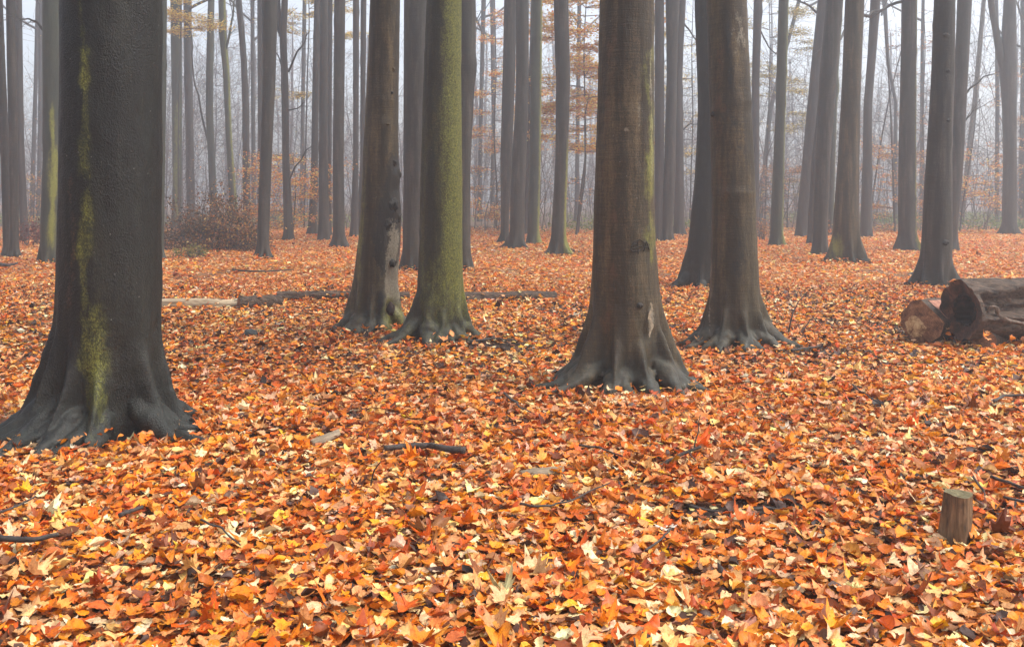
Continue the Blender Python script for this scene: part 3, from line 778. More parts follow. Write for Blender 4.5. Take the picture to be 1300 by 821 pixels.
MID = [
 ('dark trunk cut by the left edge of the picture', 325, [(0, -7, 4), (178, 0, 10), (310, 3, 13)], (0, 16), 'bark_grey', None),
 ('straight trunk second from the left edge, touching the edge trunk', 326, [(0, 9, 20), (178, 12, 22.5), (310, 12, 23)], (8, 27), 'bark_grey', None),
 ('pale misty trunk just behind the second trunk from the left edge', 308, [(0, 19, 27), (178, 22, 31), (295, 26, 36)], (25, 38), 'bark_far', None),
 ('grey trunk with a yellow-green moss streak close beside the massive near-black trunk', 336, [(0, 54, 79), (200, 56, 78), (300, 53, 76)], (46, 80), 'bark_green', simple_moss(66, 4.5, 140, 310, .95, 3)),
 ('mossy green trunk emerging just right of the massive near-black trunk', 330, [(0, 200, 211), (150, 200, 210), (310, 199, 208.5)], (196, 212), 'bark_green', side_moss(-1, .6)),
 ('straight trunk behind the brush pile with yellow leaves across its upper part', 291, [(0, 217, 231), (240, 219, 230), (280, 218, 230)], (215, 233), 'bark_green', simple_moss(224, 4, 130, 280, .5, 5)),
 ('slim trunk rising from behind the middle of the brush pile', 289, [(0, 233, 243), (200, 236, 246), (280, 237, 247)], (235, 249), 'bark_grey', None),
 ('wavy dark green trunk behind the brush pile', 291, [(0, 264, 272), (60, 262.5, 271.5), (90, 262, 271), (150, 262, 271), (220, 265, 274), (270, 266, 276)], (264, 278), 'bark_green', None),
 ('pale green S-curved trunk behind the right end of the brush pile', 293, [(0, 277, 286), (45, 278, 287), (90, 283, 291), (180, 287.5, 295), (270, 292, 302)], (290, 304), 'bark_green', side_moss(1, .6)),
 ('slender dark purple-brown bent trunk at the right end of the brush pile', 295, [(0, 298.5, 306.5), (67, 305, 312.5), (133, 307.5, 316), (220, 308.5, 317.5), (280, 309, 319)], (307, 321), 'bark_grey', None),
 ('straight dark trunk in the open just right of the brush pile', 328, [(0, 332, 352), (100, 333, 349.5), (200, 330.5, 345), (300, 327, 342)], (322, 348), 'bark_grey', None),
 ('faint trunk showing along the left side of the dark trunk right of the brush pile', 296, [(0, 327, 335), (200, 327, 336), (280, 327, 337)], (325, 339), 'bark_far', None),
 ('knobbly forked trunk with thin side branches and orange leaves round its foot', 306, [(0, 358, 366), (45, 355, 364), (100, 357, 366), (200, 358, 367), (290, 360, 372)], (357, 375), 'bark_grey', None),
 ('straight misty trunk, left one of a tight pair with dotted leaves', 298, [(0, 399, 407), (200, 395, 404), (290, 391, 403)], (388, 405), 'bark_grey', None),
 ('straight brown trunk, right one of a tight pair with dotted leaves', 306, [(0, 406, 416.5), (200, 405, 416.5), (290, 404, 418)], (402, 421), 'bark_grey', None),
 ('pale trunk seen in the gap just left of the splay-footed trunk', 300, [(0, 416, 422), (200, 416, 421), (290, 415, 421)], (414, 423), 'bark_far', None),
 ('smooth dark trunk with a splayed foot left of the burl tree', 314, [(0, 424, 438), (200, 422.5, 436.5), (280, 423, 438)], (417, 447), 'bark_grey', None),
 ('misty trunk between the splay-footed trunk and the burl tree', 301, [(0, 448, 456), (200, 448, 455), (290, 445, 455)], (443, 457), 'bark_far', None),
 ('pale trunk touching the left outline of the burl tree', 299, [(0, 458, 465.5), (200, 457, 463), (290, 453, 460)], (451, 462), 'bark_far', None),
 ('grey-violet trunk standing between the burl tree and the mossy tree', 344, [(0, 513, 542), (222, 512, 536), (311, 511, 533)], (504, 538), 'bark_grey', None),
 ('dark trunk with a bump, directly behind the right side of the mossy tree', 347, [(0, 578, 604), (70, 578, 604), (85, 578, 606.5), (105, 578, 603), (222, 572, 597), (311, 572, 597.5)], (566, 606), 'bark_grey', None),
 ('lighter trunk at the left of the close group of three left of centre', 308, [(0, 640, 655.5), (100, 638, 654), (200, 635, 650), (290, 636, 646)], (629, 648), 'bark_grey', None),
 ('dark leaning trunk in the middle of the close group of three', 316, [(0, 654.5, 671.5), (100, 655, 671.5), (145, 653.5, 670), (200, 649.5, 668), (260, 647.5, 666)], (633, 667), 'bark_grey', None),
 ('green-edged straight trunk at the right of the close group of three', 311, [(0, 675, 688.5), (200, 672, 686.5), (280, 670, 684.5)], (666, 691), 'bark_green', side_moss(1, .7)),
 ('faint trunk peeping through the gap in the close group of three', 298, [(100, 671, 677), (290, 664, 671)], (662, 673), 'bark_far', None),
 ('lone dark curved trunk with mossy right edge and exposed roots, left of the carved tree', 324, [(0, 703, 721.5), (60, 704, 723), (100, 706, 724), (200, 705, 721), (260, 702, 719), (290, 700, 719)], (690, 730), 'bark_grey',
    lambda px, py, ct, st, z, fr: {'moss': smooth(.5, .95, ct) * smooth(150, 230, py) * .8}),
 ('misty trunk nearest the carved tree in the merged clump of three', 307, [(0, 831, 843), (222, 831, 843), (295, 830, 841)], (828, 844), 'bark_far', None),
 ('middle trunk of the merged clump of three beside the carved tree', 307, [(0, 845, 863), (60, 846, 860), (100, 846, 859), (222, 842.5, 857), (290, 838, 854)], (832, 858), 'bark_grey', None),
 ('right-hand pale trunk of the merged clump of three beside the carved tree', 298, [(0, 857, 871), (60, 856, 868), (100, 855, 866.5), (222, 855, 868), (285, 855, 869)], (852, 872), 'bark_far', None),
 ('slim misty trunk just right of the knot-eyed trunk', 301, [(0, 957, 968), (100, 955, 964.5), (200, 954, 964), (290, 953, 963)], (951, 966), 'bark_far', None),
 ('slim dark green-edged trunk standing alone right of the knot-eyed trunk', 313, [(0, 988.5, 1001), (100, 986, 999), (145, 985, 997.5), (200, 982.5, 996), (290, 978, 994)], (974, 1000), 'bark_green', side_moss(1, .5)),
 ('misty trunk leaning to the right behind the slim green-edged one', 301, [(0, 1038, 1053), (100, 1028, 1042), (200, 1019.5, 1035), (285, 1011, 1027)], (1008, 1029), 'bark_far', None),
 ('leaning dark trunk overlapping the moss-footed trunk', 323, [(0, 1049, 1069.5), (100, 1040, 1061), (200, 1035.5, 1054), (290, 1032, 1051)], (1028, 1054), 'bark_grey', None),
 ('dim stem almost hidden behind the foot of the leaning dark trunk', 311, [(60, 1046, 1055), (200, 1030, 1039), (290, 1025, 1034)], (1022, 1037), 'bark_far', None),
 ('pale green trunk glimpsed between the leaning dark trunk and the moss-footed one', 299, [(0, 1063, 1071), (100, 1056, 1064), (112, 1057, 1066.5), (125, 1055, 1063), (200, 1052, 1060), (290, 1049, 1058)], (1047, 1061), 'bark_green', side_moss(1, .5)),
 ('dark trunk with a green moss patch at its broad foot', 334, [(0, 1074, 1097.6), (100, 1070, 1093), (200, 1064, 1090), (260, 1059.5, 1089), (305, 1055, 1091)], (1042, 1107), 'bark_brown',
    lambda px, py, ct, st, z, fr: {'moss': blob(px, py, 1062, 314, 7, 12) * 1.0 * fr}),
 ('misty trunk with a slight bend right of the moss-footed tree', 302, [(0, 1105, 1117.5), (67, 1102, 1112.5), (133, 1097, 1107.6), (200, 1096, 1107.6), (285, 1092, 1107)], (1089, 1109), 'bark_far', None),
 ('straight smooth grey trunk with green right edge and broad foot', 319, [(0, 1145, 1163.5), (100, 1143.6, 1163), (200, 1142, 1163), (280, 1141, 1163.5)], (1130, 1174), 'bark_grey', side_moss(1, .55)),
 ('large dark trunk just behind the sawn log heap', 366, [(0, 1185.7, 1210.8), (100, 1183, 1210.8), (200, 1177.5, 1208), (290, 1173, 1209), (330, 1170, 1209)], (1149, 1220), 'bark_grey',
    lambda px, py, ct, st, z, fr: {'stain': (blob(px, py, 1199, 308, 5, 3) + blob(px, py, 1203, 90, 3, 3)) * fr}),
 ('leaning trunk half hidden behind the large dark trunk by the log heap', 319, [(0, 1215.5, 1233), (100, 1211, 1227), (200, 1206, 1222.6), (290, 1198, 1216)], (1194, 1218), 'bark_grey', None),
 ('trunk forking into two stems near the right edge of the picture', 298, [(0, 1275.6, 1290), (60, 1272, 1290), (85, 1269, 1290), (133, 1272.7, 1289.5), (200, 1273.5, 1289.5), (280, 1272, 1290)], (1264, 1297), 'bark_grey', None),
 # fainter ones deep in the mist
 ('faint thin trunk in the bright misty gap near the left edge', 283, [(0, 46, 51), (150, 41, 46), (270, 38, 44)], (37, 46), 'bark_far', None),
 ('second faint thin trunk in the bright misty gap near the left edge', 284, [(0, 50, 54.5), (150, 48, 53), (270, 46, 52)], (45, 54), 'bark_far', None),
 ('faint straight trunk between the slender bent trunk and the straight dark trunk', 283, [(0, 318, 323), (150, 319, 324), (270, 319, 325)], (318, 326), 'bark_far', None),
 ('faint trunk between the knobbly forked trunk and the tight pair', 281, [(0, 384, 389), (150, 382, 387), (270, 380, 386)], (378, 387), 'bark_far', None),
 ('faint grey trunk just right of the mossy tree', 281, [(0, 611, 617), (150, 608, 613), (270, 606, 612)], (605, 613), 'bark_far', None),
 ('very pale trunk midway between the mossy tree and the close group of three', 279, [(0, 622, 628), (150, 624, 629), (270, 622, 628)], (621, 629), 'bark_far', None),
 ('pale slanting trunk between the two slim trunks right of the knot-eyed tree', 281, [(0, 1012, 1017), (60, 996, 1001), (140, 975, 981), (270, 962, 968)], (961, 969), 'bark_far', None),
 ('pale birch-like trunk leaning right of the large dark trunk by the log heap', 285, [(0, 1246, 1251), (130, 1235, 1241.5), (230, 1223, 1230), (275, 1217, 1224)], (1215, 1226), 'bark_far',
    lambda px, py, ct, st, z, fr: {'pale': .42 + 0 * px}),
 ('faint trunk between the birch-like trunk and the forked trunk', 283, [(0, 1262, 1267), (150, 1264, 1269), (270, 1263, 1269)], (1262, 1271), 'bark_far', None),
 ('pale trunk cut by the right edge of the picture', 284, [(0, 1296, 1303), (150, 1295, 1302), (270, 1294, 1302)], (1292, 1304), 'bark_far', None),
 ('faint trunk between the bent misty trunk and the straight smooth grey trunk', 283, [(0, 1121, 1126), (80, 1125, 1129.5), (130, 1135, 1139), (200, 1134, 1139), (270, 1134, 1140)], (1133, 1141), 'bark_far', None),
 ('faint trunk between the straight smooth grey trunk and the large dark trunk', 281, [(0, 1170, 1174), (150, 1168, 1173), (270, 1167, 1173)], (1165, 1174), 'bark_far', None),
 ('faint trunk behind the curved trunk, in the gap left of the carved tree', 281, [(0, 733, 738), (150, 731, 736), (270, 729, 735)], (727, 736), 'bark_far', None),
]
for i, (label, by, prof, fl, mat, mk) in enumerate(MID):
    tree('beech_tree', label, by, prof, fl, mat, seed=20 + i, marks=mk, nroot=5, lumps=[(random.uniform(prof[0][1], prof[0][2]), random.uniform(5, 280), random.uniform(1.5, 4), random.uniform(2, 5), random.uniform(.01, .04)) for _ in range(6)])

def T_(label):
    return next(v for k, v in TREES.items() if k.startswith(label))

# parts seen on single trees
def branch(owner, pts, r0, r1, name='limb', mat='bark_grey', n=14, sides=8, twigs=0, amp=.03, tl=.8):
    """a limb through the given points, with a few twigs, as a part of its tree"""
    root = owner[0]
    P = np.array(pts, float); s = np.linspace(0, len(P) - 1, n)
    C = np.stack([np.interp(s, np.arange(len(P)), P[:, k]) for k in range(3)], -1)
    L = np.linalg.norm(C[-1] - C[0])
    C += amp * L * np.stack([fbm(s * 1.3 + k * 7, s * 0 + r0 * 91, s * 0, 5 + k, 2) for k in range(3)], -1) * np.sin(np.linspace(0, np.pi, n))[:, None]
    mb = MB(); V, Q, T = tube(C, np.linspace(r0, r1, n), sides, True, .12, int(r0 * 1e4)); mb.add(V, Q, T)
    lp = []
    for k in range(twigs):
        i = random.randint(n // 4, n - 2); d = C[i + 1] - C[i]; d = d / np.linalg.norm(d) * .8 + rng.normal(0, .6, 3)
        grow(mb, lp, C[i], d, tl * random.uniform(.5, 1.1), r1 * .8, 0, 1, 5, 4, .02, .5, (1, 3))
    return attach(root, mb, name, M[mat]), lp

# burls, cavity and carving
root, tr, ax, D = U
for q, (bx, by, r, sq) in enumerate([(497, 262, .075, (1, .6, 1.1)), (503, 276, .07, (.8, .7, 1.3)), (492, 283, .06, (.9, .6, 1.2)), (503, 224, .06, (.8, .7, 1.4)), (499, 207, .04, (1, .7, 1)),
                                     (487, 305, .045, (.7, .5, 1.5)), (498, 334, .045, (1, .6, .9)), (467, 263, .03, (.9, .7, 1.2)), (497, 118, .03, (1, .6, .7)), (499, 88, .03, (.9, .6, .9)), (490, 158, .03, (1.4, .6, .6))]):
    p, nn = surf(ax, D, bx, by, -.012)
    mb = lump(MB(), p, r, sq, .55, q + 3)
    attach(tr, mb, 'burl', M['burl'] if q < 9 else M['bark_brown'])
p, nn = surf(ax, D, 495, 392, .0)
mb = lump(MB(), p, .055, (.8, .5, 1.35), .3, 9)
attach(tr, mb, 'cavity', simple('rotten_hole', (.006, .005, .004), (.05, .025, .015), 20))

root, tr, ax, D = CEN
def carve(strokes, name):
    mb = MB()
    for st_ in strokes:
        P = np.array([surf(ax, D, x, y, .004)[0] for x, y in st_])
        s = np.linspace(0, len(P) - 1, max(6, 5 * len(P)))
        C = np.stack([np.interp(s, np.arange(len(P)), P[:, k]) for k in range(3)], -1)
        V, Q, T = tube(C, .0035, 5); mb.add(V, Q, T)
    return attach(tr, mb, name, M['burl'])
carve([[(801, 314), (805, 306), (812, 304), (818, 308), (817, 314), (810, 319), (802, 319), (799, 316), (808, 314), (815, 312)], [(809, 306), (810, 322)], [(802, 309), (808, 310)]], 'carved_mark')
carve([[(817, 319), (821, 306), (825, 318)], [(818, 314), (824, 313)]], 'carved_letter')
p, nn = surf(ax, D, 812, 388, -.004)
attach(tr, lump(MB(), p, .022, (1.1, .7, .9), .4, 3), 'knot', M['burl'])
p, nn = surf(ax, D, 826, 405, .001)
# torn pale bark strip
mb = MB()
rows = []
for k, y in enumerate(np.linspace(384, 428, 14)):
    w = .62 * (1.0 + 2.2 * math.sin(k / 13 * math.pi)) * (1 + .35 * math.sin(k * 2.3)); xc = 826 + 2 * math.sin(k * .9)
    rows.append([surf(ax, D, xc + s * w, y, .006)[0] for s in (-1, 0, 1)])
V = np.array(rows).reshape(-1, 3)
Q = [(i * 3 + j, i * 3 + j + 1, i * 3 + j + 4, i * 3 + j + 3) for i in range(13) for j in range(2)]
mb.add(V, Q); attach(tr, mb, 'torn_bark', simple('torn_wood', (.10, .075, .05), (.34, .27, .18), 60))

root, tr, ax, D = II
p, nn = surf(ax, D, 909, 145, .0)
kb = attach(tr, lump(MB(), p, .036, (1, .6, .85), .3, 4), 'knot', M['burl'])
root, tr, ax, D = T_('large dark trunk just behind')
for q, (bx, by, r) in enumerate([(1201, 45, .05), (1203, 90, .04), (1204, 153, .035), (1200, 308, .05)]):
    p, nn = surf(ax, D, bx, by, -.005)
    attach(tr, lump(MB(), p, r, (1.1, .7, .8), .4, q), 'knot', M['burl'])

# surface roots that run out under the leaves
def surf_root(owner, pts, r0, r1):
    P = []
    for (px, py) in pts:
        d = gdist(py); q = at(px, py, d); q[2] = float(gz(q[0], q[1])) + .004; P.append(q)
    P = np.array(P); s = np.linspace(0, len(P) - 1, 16)
    C = np.stack([np.interp(s, np.arange(len(P)), P[:, k]) for k in range(3)], -1)
    C[:, 2] += np.linspace(.01, -.01, 16)
    V, Q, T = tube(C, np.linspace(r0, r1, 16), 10, True, .2, 3)
    mb = MB(); mb.add(V, Q, T, foot=np.ones(len(V)))
    attach(owner[0], mb, 'root', owner[1].data.materials[0])
surf_root(II, [(975, 436), (1000, 442), (1022, 446), (1050, 448)], .05, .018)
surf_root(E, [(225, 556), (258, 566), (282, 573), (303, 577)], .06, .02)
surf_root(E, [(25, 572), (0, 578), (-20, 586), (-40, 590)], .045, .02)
surf_root(T_('lone dark curved'), [(722, 318), (735, 320), (742, 323), (752, 322)], .05, .02)
surf_root(T_('large dark trunk just'), [(1172, 352), (1158, 348), (1152, 349)], .06, .03)

# limbs on single trees
F = T_('trunk forking'); d = F[3]
branch(F, [at(1278, 96, d), at(1271, 78, d), at(1266, 50, d), at(1260, 15, d), at(1252, -40, d), at(1240, -110, d + .5)], .16, .09, 'fork_stem', 'bark_grey', 18, 12, amp=.0)
F = T_('knobbly forked'); d = F[3]
branch(F, [at(360, 52, d), at(353, 35, d), at(354, 12, d), at(352, -30, d)], .09, .05, 'fork_stem', 'bark_grey', amp=.01)
branch(F, [at(366, 92, d), at(378, 65, d), at(388, 50, d), at(392, 40, d - 1)], .04, .012, twigs=5, tl=1.0)
branch(F, [at(366, 140, d), at(378, 138, d), at(386, 130, d - .5)], .03, .01, twigs=4, tl=.8)
branch(F, [at(364, 238, d), at(374, 212, d), at(388, 192, d - .6), at(396, 186, d - 1)], .035, .01, twigs=6, tl=.9)
branch(F, [at(360, 90, d), at(352, 70, d), at(345, 60, d)], .03, .01, twigs=4, tl=1.0)
F = T_('misty trunk with a slight bend'); d = F[3]
branch(F, [at(1110, 22, d), at(1095, 20, d), at(1078, 32, d), at(1066, 50, d - 1), at(1062, 55, d - 1)], .07, .03, twigs=4)
F = T_('straight smooth grey trunk with green'); d = F[3]
branch(F, [at(1146, 2, d), at(1128, 8, d), at(1112, 14, d - .5), at(1100, 22, d - 1)], .045, .02, twigs=4)
F = T_('slim misty trunk just right'); d = F[3]
branch(F, [at(966, 40, d), at(976, 62, d), at(990, 72, d), at(1000, 78, d)], .03, .01, twigs=5)
F = T_('right-hand pale trunk of the merged'); d = F[3]
branch(F, [at(868, 30, d), at(876, 40, d), at(884, 52, d), at(892, 60, d)], .04, .015, twigs=6)
branch(F, [at(867, 165, d), at(875, 158, d), at(880, 156, d)], .035, .012, twigs=5)
F = T_('wavy dark green'); d = F[3]
branch(F, [at(264, 180, d), at(256, 140, d), at(248, 105, d), at(244, 60, d), at(243, 40, d)], .05, .015, twigs=4)
F = T_('pale green S-curved'); d = F[3]
branch(F, [at(284, 75, d), at(292, 45, d), at(297, 15, d), at(300, -20, d)], .06, .03, 'fork_stem', 'bark_green', twigs=2)
F = T_('misty trunk leaning to the right'); d = F[3]
branch(F, [at(1040, 20, d), at(1028, 8, d), at(1015, 2, d), at(1005, -12, d)], .05, .02, twigs=6)
F = T_('lone dark curved'); d = F[3]
F = T_('leaning trunk half hidden'); d = F[3]
branch(F, [at(1222, 125, d), at(1232, 112, d), at(1248, 98, d), at(1262, 94, d)], .035, .012, twigs=6)
branch(F, [at(1220, 160, d), at(1228, 150, d), at(1236, 140, d)], .03, .012, twigs=4)
F = T_('dark trunk cut by the left'); d = F[3]
F = T_('grey trunk with a yellow-green'); d = F[3]
branch(F, [at(56, 40, d), at(46, 28, d), at(36, 24, d), at(25, 26, d - .4)], .03, .012, twigs=4)

# ------------------------------------------------------------------ fallen leaves
DARK = [False]
def build_litter():
    mb = MB()
    def zone(d0, d1, dens, rows, smin, smax, tilt, curl, zmax, side=1.6):
        area = 0; N = int(dens * (1.12 * (d1 ** 2 - d0 ** 2) / 2 + 2 * side * (d1 - d0)))
        # uniform over the wedge seen by the camera with a margin on both sides
        u = rng.random(N * 2); y = np.sqrt(d0 ** 2 + u * (d1 ** 2 - d0 ** 2)) + rng.normal(0, .3, N * 2)
        hw = .56 * y + side
        x = rng.uniform(-1, 1, N * 2) * hw
        keep = rng.random(N * 2) < (hw / (.56 * y)) / ((.56 * d0 + side) / (.56 * d0)) * 1.0 if False else rng.random(N * 2) < .5
        x, y = x[keep], y[keep]
        b = bare(x, y)
        clump = fbm(x * 2.2, y * 2.2, 0., 51, 2)
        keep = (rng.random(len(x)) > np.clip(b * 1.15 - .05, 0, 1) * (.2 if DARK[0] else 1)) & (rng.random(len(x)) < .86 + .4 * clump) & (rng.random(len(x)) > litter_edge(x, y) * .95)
        x, y = x[keep], y[keep]
        # none inside the trunks
        for (root, tr, ax, D) in TREES.values():
            if D < d1 + 2:
                x0, y0, r0 = ax(.05)
                k = (x - x0) ** 2 + (y - y0) ** 2 > (r0 * 1.05) ** 2
                x, y = x[k], y[k]
        n = len(x)
        z = gz(x, y) + .006 + zmax * rng.random(n) ** 1.6
        size = rng.uniform(smin, smax, n) * np.exp(rng.normal(0, .16, n))
        kinds = rng.choice(3, n, p=[.27, .15, .58])
        col = leaf_colors(n)
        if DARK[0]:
            col = lin([(70, 44, 32)]) * np.exp(rng.normal(0, .5, (n, 1)))  # dark leaf debris, its tone also standing in for shadowed gaps
        # broad drifts where the carpet is redder or paler
        dr = fbm(x * .45 + 9, y * .3, 0., 77, 2)[:, None]
        col = col * (1 + .22 * dr * np.array([.6, 1.0, 1.0]))
        add_leaves(mb, np.stack([x, y, z], -1), size, np.clip(col, .003, .85), kinds, rows, tilt, curl)
        return n
    n1 = zone(2.6, 8.0, 1950, 9, .042, .085, .16, 1.0, .04)
    n2 = zone(8.0, 17, 900, 5, .045, .078, .17, .95, .035)
    n3 = zone(17, 47, 230, 4, .058, .092, .18, .8, .04, 2.5)
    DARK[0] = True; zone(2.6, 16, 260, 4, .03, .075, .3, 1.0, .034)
    # leaves that came to rest on the logs and on the roots
    for (a, b, r, n) in LOGS:
        t = rng.random(n)[:, None]; ang = rng.normal(0, .45, n)
        ax_ = (b - a) / np.linalg.norm(b - a); sd = np.cross(ax_, [0, 0, 1.]); sd /= np.linalg.norm(sd)
        P = a + (b - a) * t + sd * (np.sin(ang) * r)[:, None] + np.array([0, 0, 1.]) * (np.cos(ang) * r * 1.03 + .012)[:, None]
        add_leaves(mb, P, rng.uniform(.045, .085, n), leaf_colors(n), rng.choice(3, n), 5, .3, 1.0)
        # and drifts against its flanks
        n2_ = n * 3; t = rng.random(n2_)[:, None]; P = a + (b - a) * t + sd * (rng.choice([-1, 1], n2_) * (r * rng.uniform(.9, 1.7, n2_)))[:, None]
        P[:, 2] = gz(P[:, 0], P[:, 1]) + rng.uniform(.02, .04 + r * .6, n2_)
        add_leaves(mb, P, rng.uniform(.045, .085, n2_), leaf_colors(n2_), rng.choice(3, n2_), 5, .4, 1.0)
    # leaves banked up against the feet of the nearer trunks
    for (root, tr, ax, D) in TREES.values():
        if D < 24:
            x0, y0, r0 = ax(.1); n = 260 if D < 10 else 170
            a = rng.uniform(0, 2 * np.pi, n); f = rng.random(n); rho = r0 * (1.0 + 1.3 * f)
            P = np.stack([x0 + np.cos(a) * rho, y0 + np.sin(a) * rho, 0 * a], -1)
            P[:, 2] = gz(P[:, 0], P[:, 1]) + .03 + .10 * (1 - f) * rng.random(n)
            add_leaves(mb, P, rng.uniform(.045, .085, n), leaf_colors(n), rng.choice(3, n, p=[.27, .15, .58]), 9 if D < 9 else 5, .38, 1.0)
    print('litter leaves', n1, n2, n3)
    o = mb.obj('fallen_leaves', M['litter'])
    o['kind'] = 'stuff'; o['label'] = 'carpet of orange, rust and cream fallen leaves on the forest floor'
# ------------------------------------------------------------------ logs, stump, stones and sticks
def ground_pt(px, py, up=0.0):
    d = gdist(py); p = at(px, py, d)
    p[2] = float(gz(p[0], p[1])) + up
    return p

def log_body(mb, a, b, ra, rb, n=26, sides=40, rough=.08, seed=0, carve=None, caps=True):
    a = np.asarray(a, float); b = np.asarray(b, float)
    t = np.linspace(0, 1, n); P = a + (b - a) * t[:, None]
    P[:, 2] += .02 * fbm(t * 3 + seed, 0 * t, 0 * t, seed, 2)
    T, N, B = frames(P)
    th = np.arange(sides) / sides * 2 * np.pi
    L = np.linalg.norm(b - a)
    rr = (ra + (rb - ra) * t)[:, None] * np.ones(sides)[None]
    c, s = np.cos(th)[None], np.sin(th)[None]
    rr = rr * (1 + rough * fbm(c * 1.6 + seed, s * 1.6, t[:, None] * L * 2.2, seed, 3) + rough * .5 * fbm(c * 5 + seed, s * 5, t[:, None] * L * 7, seed + 5, 2))
    if carve:
        rr = carve(rr, th[None], t[:, None])
    V = P[:, None] + N[:, None] * (rr * c)[..., None] + B[:, None] * (rr * s)[..., None]
    i = np.arange(n - 1)[:, None] * sides; j = np.arange(sides)[None]; j2 = (j + 1) % sides
    Q = np.stack([i + j, i + j2, i + sides + j2, i + sides + j], -1).reshape(-1, 4)
    mb.add(V.reshape(-1, 3), Q)
    return V, P, T

def log_end(V, P, T, which, mat, name, parent, out=.006, dish=.0, inner=None):
    """a sawn face as a part: rings from the rim to the centre, sitting just proud of the log"""
    rim = V[which]; c = rim.mean(0); d = T[which] * (-1 if which == 0 else 1)
    mb = MB(); K = 8; n = len(rim); vs = []
    for k in range(K + 1):
        f = 1 - (1 - (inner or 0)) * k / K
        q = c + (rim - c) * f + d * (out + dish * (1 - f) + .004 * fbm(rim[:, [0]] * 30, rim[:, [1]] * 30, rim[:, [2]] * 30 + k, k, 2))
        vs.append(q)
    vs = np.array(vs)
    vs[0] = rim
    i = np.arange(K)[:, None] * n; j = np.arange(n)[None]; j2 = (j + 1) % n
    mb.add(vs.reshape(-1, 3), np.stack([i + j, i + n + j, i + n + j2, i + j2], -1).reshape(-1, 4))
    return mb, c, d

def cut_wood(name, c1, c2, c3, center, axis_scale=75):
    k = NT(name)
    vm = k.n('ShaderNodeVectorMath', operation='DISTANCE'); k.put(vm.inputs[0], k.coord()); k.put(vm.inputs[1], center or (0, 0, .3))
    ring = k.math('SINE', k.math('ADD', k.math('MULTIPLY', vm.outputs['Value'], axis_scale * 6), k.math('MULTIPLY', k.noise(k.coord(), 8, 3), 9.0)))
    n = k.noise(k.coord(), 9, 5, .65, .5)
    n2 = k.noise(k.coord(), 70, 3, .6)
    f = k.math('ADD', k.rng(n, .25, .75), k.rng(n2, .3, .7, -.15, .15))
    f = k.math('ADD', f, k.math('MULTIPLY', ring, .12 if center else 0.0))
    col = k.ramp(f, [(.15, c1), (.5, c2), (.85, c3)])
    return k.done(k.principled(col, .7, .3, k.bump(k.math('ADD', n2, n), .5, .01)))

M['cut_orange'] = cut_wood('cut_orange', (.045, .018, .010), (.19, .080, .036), (.36, .18, .088), (0, 0, .30))
M['cut_dark'] = cut_wood('cut_dark', (.010, .006, .004), (.045, .018, .010), (.16, .065, .03), None)
M['cut_cream'] = cut_wood('cut_cream', (.12, .05, .022), (.42, .26, .12), (.62, .46, .26), None)
M['rot'] = cut_wood('rot', (.005, .0035, .003), (.014, .009, .007), (.085, .04, .022), None)
M['split_red'] = cut_wood('split_red', (.14, .05, .028), (.30, .125, .075), (.42, .21, .13), None)

# the big hollow log: axis runs to the right and a little away; it lies on the lower log
def hollow(rr, th, t):
    # open, rotted-out side towards the camera
    a0 = hollow.a0
    dth = (th - a0 + np.pi) % (2 * np.pi) - np.pi
    wob = .25 * fbm(t * 6, 0 * th, 0 * th, 3, 2)
    up = smooth(-.62, -.42, dth + wob) * (1 - smooth(.12, .34, dth - wob)) * smooth(.02, .07, t + .03 * wob)
    depth = .42 + .22 * fbm(t * 5, th * 2, 0 * th, 5, 2)
    m = up * (1 - smooth(.78, .98, t)) * (1 - .0 * t)
    lip = np.exp(-((dth - .42) / .10) ** 2) * (1 - smooth(.8, 1, t)) * .06 + np.exp(-((dth + .72) / .10) ** 2) * .05
    return rr * (1 - depth * m + lip)

dL = 9.75
A = at(1219, 394, dL); Bp = at(1420, 388, dL + .55)
big = empty('sawn_log', (A[0], A[1], 0))
tmp = np.array([A, Bp]); _T, _N, _B = frames(tmp)
cam_dir = np.array([-.05, -1, .18]); hollow.a0 = math.atan2(cam_dir.dot(_B[0]), cam_dir.dot(_N[0]))
mb = MB(); V, P, T = log_body(mb, A, Bp, .285, .29, 80, 120, .16, 4, hollow)
attach(big, mb, 'bark', M['log_bark'])
e, c, d = log_end(V, P, T, 0, None, None, None, .0, -.12, inner=.56)
attach(big, e, 'end_face', M['cut_dark'])
e, c, d = log_end(V, P, T, -1, None, None, None)
attach(big, e, 'end_face', M['cut_orange'])
# decayed wood lining the hollow, ridged along the grain
mb = MB()
def lining(rr, th, t):
    return rr * (.50 + .10 * fbm(np.cos(th) * 7, np.sin(th) * 7, t * 2.5, 9, 3) + .04 * fbm(np.cos(th) * 16, np.sin(th) * 16, t * 9, 3, 2))
log_body(mb, A + (Bp - A) * .02, A + (Bp - A) * .97, .285, .29, 60, 80, .02, 6, lining)
attach(big, mb, 'rotten_core', M['rot'])
# one curled lip of weathered callus wood at the hollow's edge
C = np.array([at(x, y, dL - .19) for x, y in [(1254, 397), (1256, 391), (1262, 389), (1267, 393), (1266, 400), (1274, 405), (1288, 409), (1300, 411)]]); s_ = np.linspace(0, len(C) - 1, 26)
C = np.stack([np.interp(s_, np.arange(len(C)), C[:, k]) for k in range(3)], -1)
C[1:-1] = (C[:-2] + C[1:-1] * 2 + C[2:]) / 4
mb = MB(); V_, Q_, T_2 = tube(C, .017 * (1 + .5 * fbm(s_ * 3, 0 * s_, 0 * s_, 8, 2)), 16, True, .7, 2); mb.add(V_, Q_, T_2)
attach(big, mb, 'callus_ridge', simple('weathered_wood', (.02, .013, .009), (.20, .14, .10), 40, bump=.9))
tag(big, 'big hollow rotten log lying on top of the sawn log heap', 'log', 'sawn logs heaped at the right')

